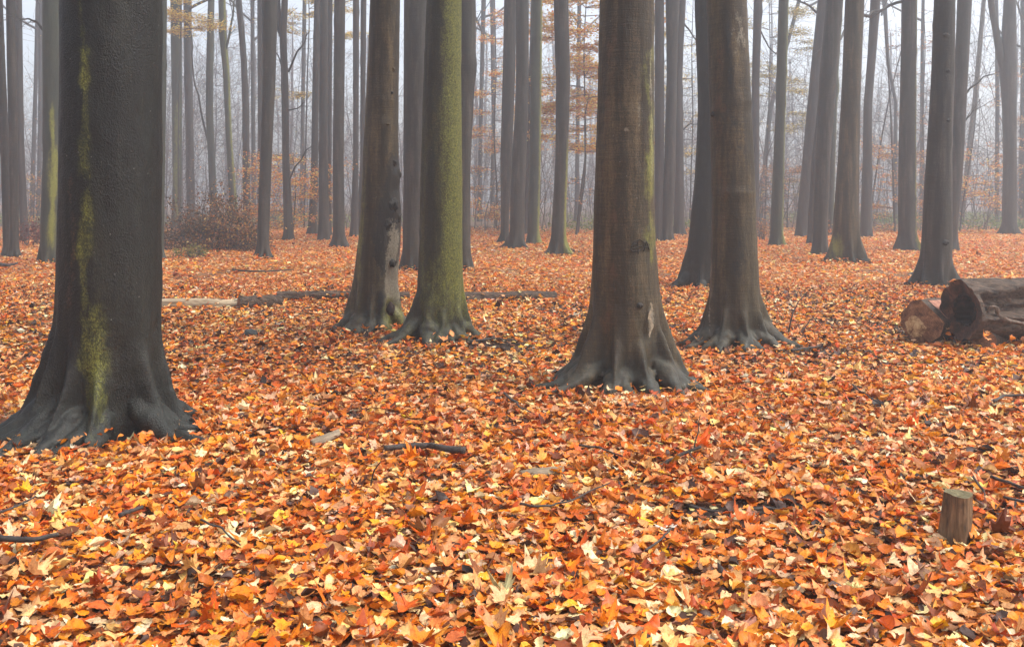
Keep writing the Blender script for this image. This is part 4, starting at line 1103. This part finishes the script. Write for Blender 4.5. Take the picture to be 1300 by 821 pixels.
# the log behind with the cream heartwood
A2 = at(1171, 408, 10.0); B2 = at(1252, 404, 11.1)
back = empty('sawn_log', (A2[0], A2[1], 0))
def wedge(rr, th, t):
    a0 = wedge.a0
    x = rr * np.cos(th - a0)
    return np.where(x > .155, .155 / np.maximum(np.cos(th - a0), .2), rr)
_T, _N, _B = frames(np.array([A2, B2])); cd = np.array([.1, -.75, .75]); wedge.a0 = math.atan2(cd.dot(_B[0]), cd.dot(_N[0]))
mb = MB(); V, P, T = log_body(mb, A2, B2, .225, .235, 26, 72, .09, 8, wedge)
attach(back, mb, 'bark', M['log_bark'])
e, c, d = log_end(V, P, T, 0, None, None, None, .0, .015); attach(back, e, 'end_face', M['cut_orange'])
e, c, d = log_end(V, P, T, -1, None, None, None); attach(back, e, 'end_face', M['cut_orange'])
# cream heart on the sawn face
rim = V[0]; c0 = rim.mean(0) + np.array([-.035, .03, -.05]); dd = -T[0]
mb = MB(); n = len(rim); vs = []
for k in range(5):
    f = (1 - k / 4)
    wob = .50 * (1 + .16 * fbm(np.arange(n)[:, None] * .35, np.zeros((n, 1)), np.zeros((n, 1)), 6, 3))
    vs.append(c0 + (rim - rim.mean(0)) * wob * f + dd * (.022 + .012 * (1 - f)))
vs = np.array(vs); i = np.arange(4)[:, None] * n; j = np.arange(n)[None]; j2 = (j + 1) % n
mb.add(vs.reshape(-1, 3), np.stack([i + j, i + n + j, i + n + j2, i + j2], -1).reshape(-1, 4))
attach(back, mb, 'heartwood', M['cut_cream'])
# split upper face
ca = V[2:-2]
ang = np.arange(72) / 72 * 2 * np.pi
sel = np.where(np.abs((ang - wedge.a0 + np.pi) % (2 * np.pi) - np.pi) < .72)[0]
order = sel[np.argsort((ang[sel] - wedge.a0 + np.pi) % (2 * np.pi))]
G = ca[:, order]; nrm = cd / np.linalg.norm(cd); nrm = nrm - T[0] * nrm.dot(T[0]); nrm /= np.linalg.norm(nrm)
G = G + nrm * (.006 + .005 * fbm(G[..., [0]] * 9, G[..., [1]] * 9, G[..., [2]] * 40, 3, 2))
r_, c_ = G.shape[:2]; i = np.arange(r_ - 1)[:, None] * c_ + np.arange(c_ - 1)[None]
mb = MB(); mb.add(G.reshape(-1, 3), np.stack([i, i + 1, i + c_ + 1, i + c_], -1).reshape(-1, 4)); attach(back, mb, 'split_face', M['split_red'])
tag(back, 'short log with cream heartwood and red split side, left end of the log heap', 'log', 'sawn logs heaped at the right')

# the lower log that carries the hollow one
A3 = at(1249, 433, 9.62); B3 = at(1300, 430, 10.9)
low = empty('sawn_log', (A3[0], A3[1], 0))
mb = MB(); V, P, T = log_body(mb, A3, B3, .115, .12, 20, 48, .06, 12); attach(low, mb, 'bark', M['log_bark'])
e, c, d = log_end(V, P, T, 0, None, None, None, .0, .01); attach(low, e, 'end_face', M['cut_orange'])
tag(low, 'small log with an orange sawn end wedged underneath the hollow log', 'log', 'sawn logs heaped at the right')
# fallen trunks across the middle distance
LOGS = []
def fallen(label, a, b, ra, rb, mat, seed, endmat='cut_orange'):
    LOGS.append((np.array(a), np.array(b), (ra + rb) / 2, int(np.linalg.norm(b - a) * 12)))
    o = empty('fallen_log', (a[0], a[1], 0))
    mb = MB(); V, P, T = log_body(mb, a, b, ra, rb, 60, 44, .20, seed); attach(o, mb, 'bark', M[mat])
    for w in (0, -1):
        e, c, d = log_end(V, P, T, w, None, None, None, .0, .012); attach(o, e, 'end_face', M[endmat])
    tag(o, label, 'log', 'fallen logs lying across the leaf carpet')
    return o
fallen('pale barkless fallen log lying right of the massive near-black trunk', ground_pt(190, 392, .055), ground_pt(303, 391, .055), .07, .08, 'log_pale', 3, 'log_pale')
fallen('short dark fallen log butting against the pale barkless log', ground_pt(303, 393, .085), ground_pt(357, 390, .09), .095, .10, 'log_bark', 5)
fallen('long thin dark fallen log reaching behind the burl tree', ground_pt(352, 384, .075), ground_pt(520, 381, .07), .075, .06, 'log_bark', 7)
fallen('dark fallen log half sunk in leaves behind the massive near-black trunk', ground_pt(-30, 388, .0), ground_pt(150, 388, .0), .06, .06, 'log_bark', 8)
fallen('grey fallen log between the mossy tree and the carved tree', ground_pt(586, 382, .04), ground_pt(706, 380, .035), .10, .095, 'log_bark', 9)

LOGS += [(A, Bp, .285, 16), (A2, B2, .20, 14)]
# splintered post stump in front at the right
sp = ground_pt(1213, 692)
st_ = empty('stump', (sp[0], sp[1], 0))
def stumpcut(rr, th, t):
    rr = rr * (1 + .10 * np.cos(th * 3 + .5) + .05 * np.cos(th * 7))
    notch = np.exp(-(((th - stumpcut.a0 + np.pi) % (2 * np.pi) - np.pi) / .35) ** 2) * (1 - smooth(.05, .36, t))
    return rr * (1 - .16 * notch)
stumpcut.a0 = math.pi * 1.5
mb = MB()
P0 = sp + np.array([-.004, 0, -.05]); P1 = sp + np.array([.010, -.012, .222])
V, P, T = log_body(mb, P0, P1, .070, .056, 30, 64, .05, 15, stumpcut)
k = NT('stump_wood'); gv = k.coord((1, 1, .08)); gn = k.noise(gv, 60, 5, .7, .2); gb = k.noise(k.coord((1, 1, .6)), 14, 4, .6)
col = k.ramp(gn, [(.3, (.07, .04, .022)), (.55, (.21, .125, .065)), (.75, (.38, .25, .14))])
col = k.mix(k.rng(gb, .48, .66, 0, .85), col, (.03, .02, .014))
M['stump_wood'] = k.done(k.principled(col, .8, .25, k.bump(gn, .9, .012)))
attach(st_, mb, 'stem', M['stump_wood'])
e, c, d = log_end(V, P, T, -1, None, None, None, .0, -.012); attach(st_, e, 'top_face', simple('mossy_end', (.06, .05, .02), (.17, .14, .07), 40, bump=.8))
tag(st_, 'short weathered post-like tree stump standing in the leaves at lower right', 'stump')

# dark stone, bark fragments
p = ground_pt(318, 427)
mb = lump(MB(), (0, 0, .035), .075, (1.05, .8, .75), .25, 5)
o = mb.obj('stone', M['stone']); o.location = p; tag(o, 'small dark stone half buried in the leaves below the fallen logs', 'stone')

def slab(label, c, L, Wd, th, yaw, pitch, mat, seed):
    """a curved flake of bark or rotten wood"""
    n, m = 22, 9; u = np.linspace(-.5, .5, n)[:, None]; v = np.linspace(-.5, .5, m)[None]
    wprof = (np.sqrt(np.clip(1 - (2 * u) ** 2, .0, 1)) * .75 + .25) * (1 + .25 * noise3(u * 7, 0 * u, 0 * u, seed))
    X = u * L + 0 * v; Y = v * Wd * wprof; Zt = .25 * Wd * (1 - (2 * v) ** 2) + th * .5 * fbm(u * 5, v * 30, 0 * u, seed, 2)
    top = np.stack([X, Y, Zt], -1); bot = np.stack([X, Y, Zt - th], -1)
    V = np.concatenate([top.reshape(-1, 3), bot.reshape(-1, 3)]); q = []
    i = np.arange(n - 1)[:, None] * m + np.arange(m - 1)[None]
    q = np.concatenate([np.stack([i, i + m, i + m + 1, i + 1], -1).reshape(-1, 4), n * m + np.stack([i, i + 1, i + m + 1, i + m], -1).reshape(-1, 4)])
    k = n * m; ring = [a for a in range(m)] + [a * m + m - 1 for a in range(1, n)] + [(n - 1) * m + a for a in range(m - 2, -1, -1)] + [a * m for a in range(n - 2, 0, -1)]
    rq = [(ring[a], ring[(a + 1) % len(ring)], ring[(a + 1) % len(ring)] + k, ring[a] + k) for a in range(len(ring))]
    mb = MB(); mb.add(V, np.concatenate([q, np.array(rq)]))
    o = mb.obj('bark_fragment', M[mat]); o.location = c; o.rotation_euler = (0, pitch, yaw)
    tag(o, label, 'bark piece'); return o
M['flake'] = simple('flake', (.10, .07, .045), (.30, .23, .15), 40, (.12, 1, 1), .9)
slab('striped grey-brown flake of bark tilted in the leaves right of the massive trunk', ground_pt(413, 567, .045), .21, .085, .012, R(48), R(-8), 'flake', 3)
slab('flat piece of pale rotten bark lying below the carved tree', ground_pt(688, 610, .035), .24, .085, .014, R(12), R(-3), 'flake', 6)

def stick(label, pts, r0, r1, side=(), lift=.03, mat='twig', amp=.02, seed=1, heights=None, name='stick', cat='stick'):
    P = []
    for q, (px, py) in enumerate(pts):
        g = ground_pt(px, py, lift * 1.1 + .022)
        if heights:
            # py is where the point is seen; heights gives the ground row its foot stands on
            d = gdist(heights[q]); g = at(px, py, d)
        P.append(g)
    P = np.array(P); o = empty(name, (P[0][0], P[0][1], 0)); n = 6 * len(P)
    s = np.linspace(0, len(P) - 1, n); C = np.stack([np.interp(s, np.arange(len(P)), P[:, k]) for k in range(3)], -1)
    for _ in range(2):
        C[1:-1] = (C[:-2] + 2 * C[1:-1] + C[2:]) / 4
    L = np.linalg.norm(C[-1] - C[0]); w = np.sin(np.linspace(0, np.pi, n))[:, None]
    C = C + amp * L * w * np.stack([fbm(s * 2 + k * 5, 0 * s + seed, 0 * s, seed + k, 3) for k in range(3)], -1)
    V, Q, T = tube(C, np.linspace(r0, r1, n), 10, True, .3, seed); mb = MB(); mb.add(V, Q, T)
    if not side:
        tag(o, label, cat, 'sticks lying in the leaves')
        attach(o, mb, 'stem', M[mat]); return o
    attach(o, mb, 'stem', M[mat])
    for (f, px, py, dz, r) in side:
        a = C[int(f * (n - 1))]; d = a[1]; b = at(px, py, d + dz)
        Cs = wiggle(a, b, 9, .06, seed + int(px)); V, Q, T = tube(Cs, np.linspace(r, r * .4, 9), 6, True, .2, seed)
        mb = MB(); mb.add(V, Q, T); attach(o, mb, 'side_twig', M[mat])
    tag(o, label, cat, 'sticks lying in the leaves')
    return o
stick('thick black crooked stick lying flat between the bark flake and the rotten bark piece', [(488, 588), (515, 585), (543, 583), (560, 589), (590, 592)], .015, .020, lift=.055, mat='twig')
stick('thin bent twig arching up below the thick black stick', [(455, 634), (470, 626), (473, 600), (483, 586)], .006, .003, [(.33, 545, 620, .02, .004), (.36, 520, 622, .1, .003)], heights=[630, 626, 628, 632], amp=.01)
stick('forked grey stick with a twig standing upright below the knot-eyed tree', [(830, 600), (840, 590), (858, 579), (890, 567)], .013, .008, [(.95, 889, 526, .03, .005), (.85, 893, 594, -.1, .005)], lift=.05, mat='twig', heights=[604, 600, 598, 596])
stick('dark forked twig in the leaves left of the carved tree foot', [(640, 515), (655, 528), (664, 537)], .009, .006, [(.2, 690, 524, .05, .006), (.9, 704, 536, 0, .005)], lift=.06)
stick('thin dark twig curving in the leaves below the carved tree', [(735, 585), (760, 588), (790, 601)], .006, .004, lift=.055)
stick('long thin twig lying diagonally near the bottom middle', [(660, 668), (690, 672), (730, 660), (774, 636)], .006, .003, lift=.06)
stick('dark stick in the bottom left corner', [(-10, 706), (20, 712), (48, 713), (74, 708)], .014, .009, lift=.05)
stick('short black stick end poking out at the lower left', [(152, 683), (166, 676), (181, 670)], .010, .008, lift=.06)
stick('long twig slanting across the lower left corner', [(-5, 674), (20, 664), (45, 650)], .006, .004, lift=.06)
stick('thin bent twig beside the stump', [(1235, 604), (1248, 622), (1254, 640), (1268, 660), (1279, 678)], .006, .005, lift=.06, heights=[640, 645, 650, 668, 682])
stick('dark twig running off the right edge past the stump', [(1258, 632), (1280, 640), (1305, 650)], .008, .007, lift=.05)
stick('forked dark twig right of the stump', [(1274, 660), (1290, 664), (1310, 668)], .006, .006, [(.5, 1282, 690, -.1, .005)], lift=.05)
stick('thin tall twig sticking up behind the clawed roots of the knot-eyed tree', [(1001, 425), (1004, 405), (1010, 388), (1022, 373)], .010, .004, [(.6, 1000, 392, 0, .004), (.85, 1036, 366, 0, .003)], heights=[425, 425, 424, 423])
stick('forked twig right of the clawed roots of the knot-eyed tree', [(1014, 427), (1024, 412), (1033, 401)], .007, .004, [(.95, 1052, 428, 0, .005)], heights=[427, 426, 425])
stick('thin dark twig lying in the open right of the carved tree', [(1082, 506), (1098, 519), (1122, 532)], .006, .004, lift=.06)
stick('grey stick poking in from the right edge below the log heap', [(1262, 526), (1274, 517), (1310, 516)], .010, .009, lift=.05)
stick('dark slanting twig left of the massive trunk streak, low in the leaves', [(255, 690), (280, 700), (305, 722)], .005, .003, lift=.06)
stick('thin twig slanting beside the carved tree roots', [(820, 730), (838, 716), (852, 700)], .005, .004, lift=.06)
stick('black flat rotten branch piece in the bare soil at lower middle right', [(870, 645), (890, 652), (912, 656)], .010, .006, lift=.005)
stick('black broken branch in the bare soil right of the rotten branch piece', [(945, 655), (975, 654), (1005, 660), (1022, 658)], .009, .006, lift=.005)
stick('dark twig pair lying beyond the clawed roots', [(1005, 452), (1020, 449), (1040, 446)], .012, .008, lift=.03)
stick('dark stick lying on the carpet right of the mossy tree roots', [(598, 438), (625, 434), (655, 437)], .012, .008, lift=.03)
stick('thin dark branch lying beyond the fallen logs', [(295, 348), (330, 351), (372, 347)], .02, .012, lift=.05)
stick('black stick lying near the left edge in front of the edge trunks', [(-5, 341), (10, 343), (22, 340)], .04, .02, lift=.06)

build_litter()

# ------------------------------------------------------------------ young trees with autumn leaves, brush pile, undergrowth
ORANGE = lin([(226, 152, 66), (234, 176, 84), (212, 128, 54), (238, 196, 112), (196, 118, 62)])
YELLOW = lin([(222, 190, 82), (210, 170, 70), (232, 206, 120), (200, 160, 70)])
RUSSET = lin([(160, 104, 66), (184, 124, 76), (132, 90, 66), (204, 150, 96), (150, 124, 80)])
OLIVE = lin([(150, 140, 70), (176, 158, 84), (130, 128, 72), (196, 170, 96)])
def foliage(pts, pal, n, size, spread, rows=3, tilt=.35, gain=.8):
    pts = np.array(pts); idx = rng.integers(0, len(pts), n)
    P = pts[idx] + rng.normal(0, 1, (n, 3)) * np.array(spread)
    c = np.clip(pal[rng.integers(0, len(pal), n)] * gain * np.exp(rng.normal(0, .25, (n, 1))), .005, .8)
    mb = MB(); add_leaves(mb, P, rng.uniform(.7, 1.3, n) * size, c, np.full(n, 2), rows, tilt, .6)
    return mb

def sapling(label, px, base_y, prof, r0, tiers, pal, nleaf, size=.10, D=None, seed=0, spread_h=1.8, cat='young tree', leafz=.05, kids=(4, 6), lean=0):
    """prof: stem pixels from the ground up; tiers: pixel rows of near-level leafy branches with (row, side, reach in m)"""
    D = D or gdist(base_y)
    P = np.array([at(x, y, D) for x, y in prof]); P[0, 2] = float(gz(P[0, 0], D)) - .1
    n = 6 * len(P); s = np.linspace(0, len(P) - 1, n); C = np.stack([np.interp(s, np.arange(len(P)), P[:, k]) for k in range(3)], -1)
    for _ in range(3):
        C[1:-1] = (C[:-2] + 2 * C[1:-1] + C[2:]) / 4
    root = empty('beech_sapling', (P[0, 0], D, 0))
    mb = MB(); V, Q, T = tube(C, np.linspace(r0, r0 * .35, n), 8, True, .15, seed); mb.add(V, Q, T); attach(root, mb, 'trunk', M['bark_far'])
    lp = []
    for (row, ang, reach) in tiers:
        tw = MB()
        z = CAMH + (HY - row) / FPX * D
        i = int(np.argmin(np.abs(C[:, 2] - z))); a = math.radians(ang)
        grow(tw, lp, C[i], (math.cos(a), math.sin(a), .18), reach, max(r0 * .35, .008), 0, 2, 6, 5, .0, .35, kids, .35, .004)
        attach(root, tw, 'branch', M['twig_far'])
    if nleaf:
        attach(root, foliage(lp, pal, int(nleaf * 3.2), size * 1.1, (.2, .2, leafz), gain=1.0), 'crown', M['foliage'])
    tag(root, label, cat, 'young leafy trees among the trunks')
    return root

def tiers(rows, reach, n=2):
    return [(r + random.uniform(-5, 5), random.uniform(0, 360), reach * random.uniform(.7, 1.2)) for r in rows for _ in range(n)]
random.seed(12)
sapling('young beech with long tiers of amber leaves between the curved trunk and the carved tree', 742, 297, [(733, 297), (736, 270), (742, 230), (744, 190), (743, 145), (741, 60), (745, -10)], .05,
        tiers(range(-10, 190, 13), 2.4, 3), np.concatenate([ORANGE, YELLOW]), 8000, .095, D=39)
sapling('young tree with orange leaf tiers behind the gap right of the mossy tree', 628, 290, [(630, 290), (631, 240), (627, 170), (630, 90), (628, 0)], .05, tiers(range(30, 300, 14), 1.7, 2), ORANGE, 3400, .09, D=45)
sapling('low sapling glowing orange round the foot of the knobbly forked trunk', 372, 300, [(371, 301), (374, 270), (376, 235), (372, 200)], .03, tiers(range(205, 292, 9), 1.5, 3), ORANGE, 1700, .075, D=34.5)
sapling('thin young tree with pale yellow leaves high up behind the brush pile', 236, 300, [(228, 296), (226, 200), (227, 100), (230, 30), (231, -20)], .035, tiers((22, 28, 34, 40, 12), 1.5, 3), YELLOW, 900, .085, D=41)
sapling('bare crooked sapling with few leaves in the gap left of the carved tree', 738, 294, [(731, 295), (735, 268), (738, 240), (743, 200), (742, 150), (748, 120)], .045, tiers((120, 150, 190, 235, 250), 1.0, 2), ORANGE, 120, .07, D=36)
sapling('leaning sapling with russet leaves at the foot of the bent misty trunk', 1122, 299, [(1136, 300), (1135, 260), (1133, 200), (1130, 130), (1126, 60), (1120, 0)], .05, tiers(range(190, 290, 11), 1.3, 2), np.concatenate([ORANGE, RUSSET]), 1100, .075, D=40)
sapling('slender sapling with orange leaves right of the large dark trunk by the log heap', 1233, 297, [(1218, 298), (1222, 260), (1230, 215), (1238, 160), (1240, 100)], .035, tiers(range(200, 285, 10), 1.2, 2), ORANGE, 700, .08, D=40)
sapling('tall thin leaning sapling crossing behind the straight smooth grey trunk', 1125, 299, [(1102, 300), (1110, 235), (1120, 170), (1130, 120), (1144, 65), (1156, 10)], .045, tiers((60, 100, 150, 200), 1.3, 2), RUSSET, 100, .07, D=42)
sapling('young tree with olive-yellow leaves between the merged clump and the knot-eyed tree', 878, 290, [(876, 291), (877, 230), (880, 150), (878, 70), (880, 0)], .045, tiers(range(30, 270, 16), 1.7, 2), np.concatenate([OLIVE, YELLOW]), 1900, .085, D=46)
sapling('young tree with olive leaves high between the two slim trunks right of the knot-eyed tree', 975, 290, [(971, 291), (973, 220), (976, 140), (978, 60), (976, -10)], .045, tiers(list(range(10, 170, 13)) + [230, 250], 2.0, 2), OLIVE, 2300, .085, D=47)
sapling('russet bushy sapling low behind the slim green-edged trunk', 1000, 290, [(999, 292), (1000, 260), (1003, 220)], .035, tiers(range(200, 288, 8), 1.6, 3), RUSSET, 1500, .075, D=44)
sapling('sapling with scattered dull yellow leaves above the tight pair of trunks', 392, 292, [(386, 292), (388, 200), (390, 100), (393, 20), (390, -30)], .045, tiers((0, 12, 24, 36, 50, 120, 210), 1.8, 2), np.concatenate([OLIVE, YELLOW]), 1300, .085, D=44)
sapling('sapling with orange leaves low beside the edge trunks at far left', 40, 290, [(42, 292), (43, 260), (45, 225)], .03, tiers(range(225, 285, 9), 1.2, 2), ORANGE, 500, .075, D=44)
sapling('russet sapling at the right edge beside the forked trunk', 1300, 292, [(1298, 294), (1300, 240), (1302, 150), (1300, 60)], .04, tiers(range(90, 280, 14), 1.3, 2), np.concatenate([ORANGE, RUSSET]), 900, .08, D=45)
sapling('pale sapling with sparse tan leaves right of the straight smooth grey trunk', 1170, 292, [(1172, 294), (1174, 230), (1171, 150), (1175, 60), (1172, -10)], .035, tiers(range(20, 280, 20), 1.2, 2), RUSSET, 450, .08, D=46)

# brush pile
bp = ground_pt(268, 318); bp[2] = 0
pile = empty('brush_pile', tuple(bp))
mb = MB(); lp = []
for k in range(230):
    u = random.uniform(-1, 1); x = u * 1.35; hmax = 1.12 * (1 - u * u * .75) * (1 + .2 * math.sin(u * 5))
    y = random.gauss(0, .45); z = random.random() ** .8 * hmax * .9 * math.exp(-(y / .9) ** 2)
    a = random.uniform(0, 6.28); el = random.gauss(.15, .45)
    L = random.uniform(.4, 1.2)
    grow(mb, lp, bp + np.array([x - math.cos(a) * L * .4, y - math.sin(a) * L * .4, max(z, .03)]), (math.cos(a) * math.cos(el), math.sin(a) * math.cos(el), math.sin(el)), L, random.uniform(.007, .018), 0, 1, 5, 5, -.02, .5, (2, 4))
attach(pile, mb, 'brushwood', M['twig'])
lp = np.array([q for q in lp if q[2] > .02 and abs(q[0] - bp[0]) < 1.55])
right = lp[lp[:, 0] > bp[0] - .1]
f1 = foliage(lp, np.concatenate([RUSSET, lin([(92, 84, 70), (110, 96, 76), (74, 70, 56)])]), 9500, .062, (.1, .1, .08), gain=.5, tilt=.8)
attach(pile, f1, 'withered_leaves', M['foliage'])
f2 = foliage(right, np.concatenate([ORANGE, RUSSET]), 2300, .065, (.1, .1, .08), gain=.7, tilt=.8)
attach(pile, f2, 'orange_leaves', M['foliage'])
tag(pile, 'heap of cut brushwood with withered brown and orange leaves behind the massive trunk', 'brush pile')

def shrub(label, px, by, w, h, pal, nl, D=None, nst=26, size=.07):
    D = D or gdist(by); c = at(px, by, D); c[2] = float(gz(c[0], D))
    root = empty('shrub', tuple(c)); mb = MB(); lp = []
    for k in range(nst):
        a = random.uniform(0, 6.28); s_ = random.uniform(.1, .9) * w
        grow(mb, lp, c + np.array([random.gauss(0, w * .3), random.gauss(0, .25), 0]), (math.cos(a) * s_, math.sin(a) * s_, h), h * random.uniform(.5, 1.1), .012, 0, 1, 5, 4, .0, .5, (3, 5), 0, .004)
    attach(root, mb, 'stems', M['twig_far']); attach(root, foliage(lp, pal, nl, size, (.09, .09, .07), tilt=.7), 'foliage', M['foliage'])
    tag(root, label, 'shrub', 'low shrubs at the edge of the leaf carpet')
DARKRED = lin([(110, 50, 40), (140, 70, 52), (90, 44, 40)])
shrub('low dark red shrub between the edge trunks and the moss-streaked grey trunk', 44, 312, .8, .75, DARKRED, 700)
shrub('low rusty shrub right of the slim misty trunk by the knot-eyed tree', 968, 305, .6, .7, RUSSET, 500)
shrub('small rusty shrub at the foot of the misty trunk leaning right', 1040, 300, .6, .6, np.concatenate([ORANGE, DARKRED]), 500)
shrub('small green and tan weed clump in front of the brush pile', 245, 326, .5, .22, np.concatenate([OLIVE, lin([(90, 110, 60)])]), 350)

# green herb layer at the edge of the wood
def ground_cover():
    n = 60000
    y = rng.uniform(38, 62, n); x = rng.uniform(-1, 1, n) * (.56 * y + 2)
    w = fbm(x * .16, y * .25, 0., 41, 2) + .45 * smooth(6, 18, x) + .12 * smooth(-2, 2, x) * (1 - smooth(2, 6, x)) - .18 + .5 * (smooth(38, 42, y) - 1)
    k = rng.random(n) < smooth(-.05, .5, w)
    x, y = x[k], y[k]; n = len(x); z = gz(x, y) + rng.uniform(.04, .45, n)
    pal = lin([(96, 124, 58), (120, 140, 70), (84, 110, 60), (140, 150, 84), (150, 140, 80)])
    mb = MB(); add_leaves(mb, np.stack([x, y, z], -1), rng.uniform(.08, .16, n), pal[rng.integers(0, 5, n)] * .8, np.full(n, 2), 3, .6, .6)
    o = mb.obj('ground_cover', M['foliage']); o['kind'] = 'stuff'; o['label'] = 'low green herbs where the leaf carpet ends'
ground_cover()

def undergrowth():
    mb = MB(); lp = []
    for k in range(1000):
        y = 41 + 40 * random.random() ** 1.4; x = random.uniform(-1, 1) * (.56 * y + 2)
        z = float(gz(x, y)); h = random.uniform(1.2, 4.8)
        grow(mb, lp, (x, y, z), (random.gauss(0, .16), random.gauss(0, .16), 1), h, random.uniform(.010, .026), 0, 2 if k % 3 else 1, 6, 4, .02, .4, (3, 6), 0, .006)
    for k in range(170):
        y = 50 + 44 * random.random(); x = random.uniform(-1, 1) * (.56 * y + 2)
        grow(mb, lp, (x, y, float(gz(x, y))), (random.gauss(0, .08), random.gauss(0, .08), 1), random.uniform(6, 11), random.uniform(.02, .05), 0, 2, 9, 5, .03, .3, (8, 13), 0, .007)
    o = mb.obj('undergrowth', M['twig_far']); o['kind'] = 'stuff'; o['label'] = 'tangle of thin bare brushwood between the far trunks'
    lp = np.array(lp)
    f = foliage(lp, np.concatenate([RUSSET, ORANGE[:2], OLIVE[:2]]), 14000, .085, (.2, .2, .15), tilt=.6)
    o = f.obj('undergrowth_leaves', M['foliage']); o['kind'] = 'stuff'; o['label'] = 'scattered withered leaves caught in the far brushwood'
undergrowth()

def distant_woods():
    mb = MB(); lp = []
    for k in range(120):
        y = 84 + 85 * random.random(); x = random.uniform(-1, 1) * (.56 * y + 4)
        r = random.uniform(.07, .30); h = random.uniform(16, 24)
        P = wiggle((x, y, -.3), (x + random.gauss(0, .8), y + random.gauss(0, .8), h), 12, .02, k)
        V, Q, T = tube(P, np.linspace(r, r * .35, 12), 8, False); mb.add(V, Q)
        for b in range(random.randint(8, 14)):
            i = random.randint(2, 10); a = random.uniform(0, 6.28); el = random.uniform(-.1, .7)
            grow(mb, lp, P[i], (math.cos(a) * math.cos(el), math.sin(a) * math.cos(el), math.sin(el)), random.uniform(2, 5), r * .22, 0, 2, 5, 5, .03, .45, (3, 5), 0, .009)
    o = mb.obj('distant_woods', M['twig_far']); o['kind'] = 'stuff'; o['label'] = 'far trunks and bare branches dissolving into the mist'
    f = foliage(np.array(lp), np.concatenate([OLIVE, ORANGE[:3]]), 12000, .14, (.35, .35, .2), tilt=.6)
    o = f.obj('distant_leaves', M['foliage']); o['kind'] = 'stuff'; o['label'] = 'last dull leaves on the far misty branches'
distant_woods()

# ------------------------------------------------------------------ mist
HAZE = .0046
def haze():
    x0, x1, y0, y1, z0, z1 = -124, 124, -44, 179, -1.4, 34
    V = [(x, y, z) for x in (x0, x1) for y in (y0, y1) for z in (z0, z1)]
    Q = [(0, 1, 3, 2), (4, 6, 7, 5), (0, 4, 5, 1), (2, 3, 7, 6), (0, 2, 6, 4), (1, 5, 7, 3)]
    m = bpy.data.materials.new('haze'); m.use_nodes = True; t = m.node_tree; t.nodes.clear()
    out = t.nodes.new('ShaderNodeOutputMaterial'); pv = t.nodes.new('ShaderNodeVolumePrincipled')
    pv.inputs['Density'].default_value = HAZE; pv.inputs['Color'].default_value = (.86, .92, .99, 1); pv.inputs['Anisotropy'].default_value = .4
    t.links.new(pv.outputs[0], out.inputs['Volume'])
    mb = MB(); mb.add(V, Q); o = mb.obj('haze', m, shade=False); o['kind'] = 'stuff'; o['label'] = 'even autumn mist filling the wood'
haze()

# ------------------------------------------------------------------ light and camera
SUN_EL, SUN_AZ = R(58), R(98)
w = bpy.data.worlds.new('World'); scene.world = w; w.use_nodes = True
nt = w.node_tree; nt.nodes.clear()
sky = nt.nodes.new('ShaderNodeTexSky'); sky.sky_type = 'NISHITA'; sky.sun_disc = False
sky.sun_elevation = SUN_EL; sky.sun_rotation = SUN_AZ; sky.dust_density = 4; sky.air_density = 1.0; sky.ozone_density = 1.0
hs = nt.nodes.new('ShaderNodeHueSaturation'); hs.inputs['Saturation'].default_value = .5
bg = nt.nodes.new('ShaderNodeBackground'); bg.inputs['Strength'].default_value = .12
wo = nt.nodes.new('ShaderNodeOutputWorld')
nt.links.new(sky.outputs[0], hs.inputs['Color']); nt.links.new(hs.outputs[0], bg.inputs['Color']); nt.links.new(bg.outputs[0], wo.inputs['Surface'])
sun = bpy.data.lights.new('sun', 'SUN'); sun.energy = 1.5; sun.angle = R(26); sun.color = (1, .96, .9)
so = bpy.data.objects.new('sun', sun); COL.objects.link(so)
# Nishita: rotation 0 puts the sun at +Y, growing clockwise seen from above
sd = np.array([math.sin(SUN_AZ) * math.cos(SUN_EL), math.cos(SUN_AZ) * math.cos(SUN_EL), math.sin(SUN_EL)])
from mathutils import Vector
so.rotation_euler = Vector(sd).to_track_quat('Z', 'Y').to_euler(); so.location = (0, 0, 60)

cam = bpy.data.cameras.new('camera'); co = bpy.data.objects.new('camera', cam); COL.objects.link(co)
co.location = (0, 0, CAMH); co.rotation_euler = (R(90), 0, 0)
cam.sensor_width = 36; cam.lens = FPX / 1300 * 36; cam.shift_y = -(410.5 - HY) / 1300
cam.clip_start = .05; cam.clip_end = 2000
scene.camera = co

scene.view_settings.view_transform = 'Standard'; scene.view_settings.look = 'None'
scene.view_settings.exposure = 1.45; scene.view_settings.gamma = 1
scene.render.engine = 'CYCLES'
cy = scene.cycles
cy.use_denoising = True
cy.max_bounces = 8; cy.diffuse_bounces = 3; cy.glossy_bounces = 2; cy.transmission_bounces = 3; cy.volume_bounces = 3; cy.transparent_max_bounces = 8
cy.use_adaptive_sampling = True; cy.adaptive_threshold = .008
cy.sample_clamp_indirect = 6
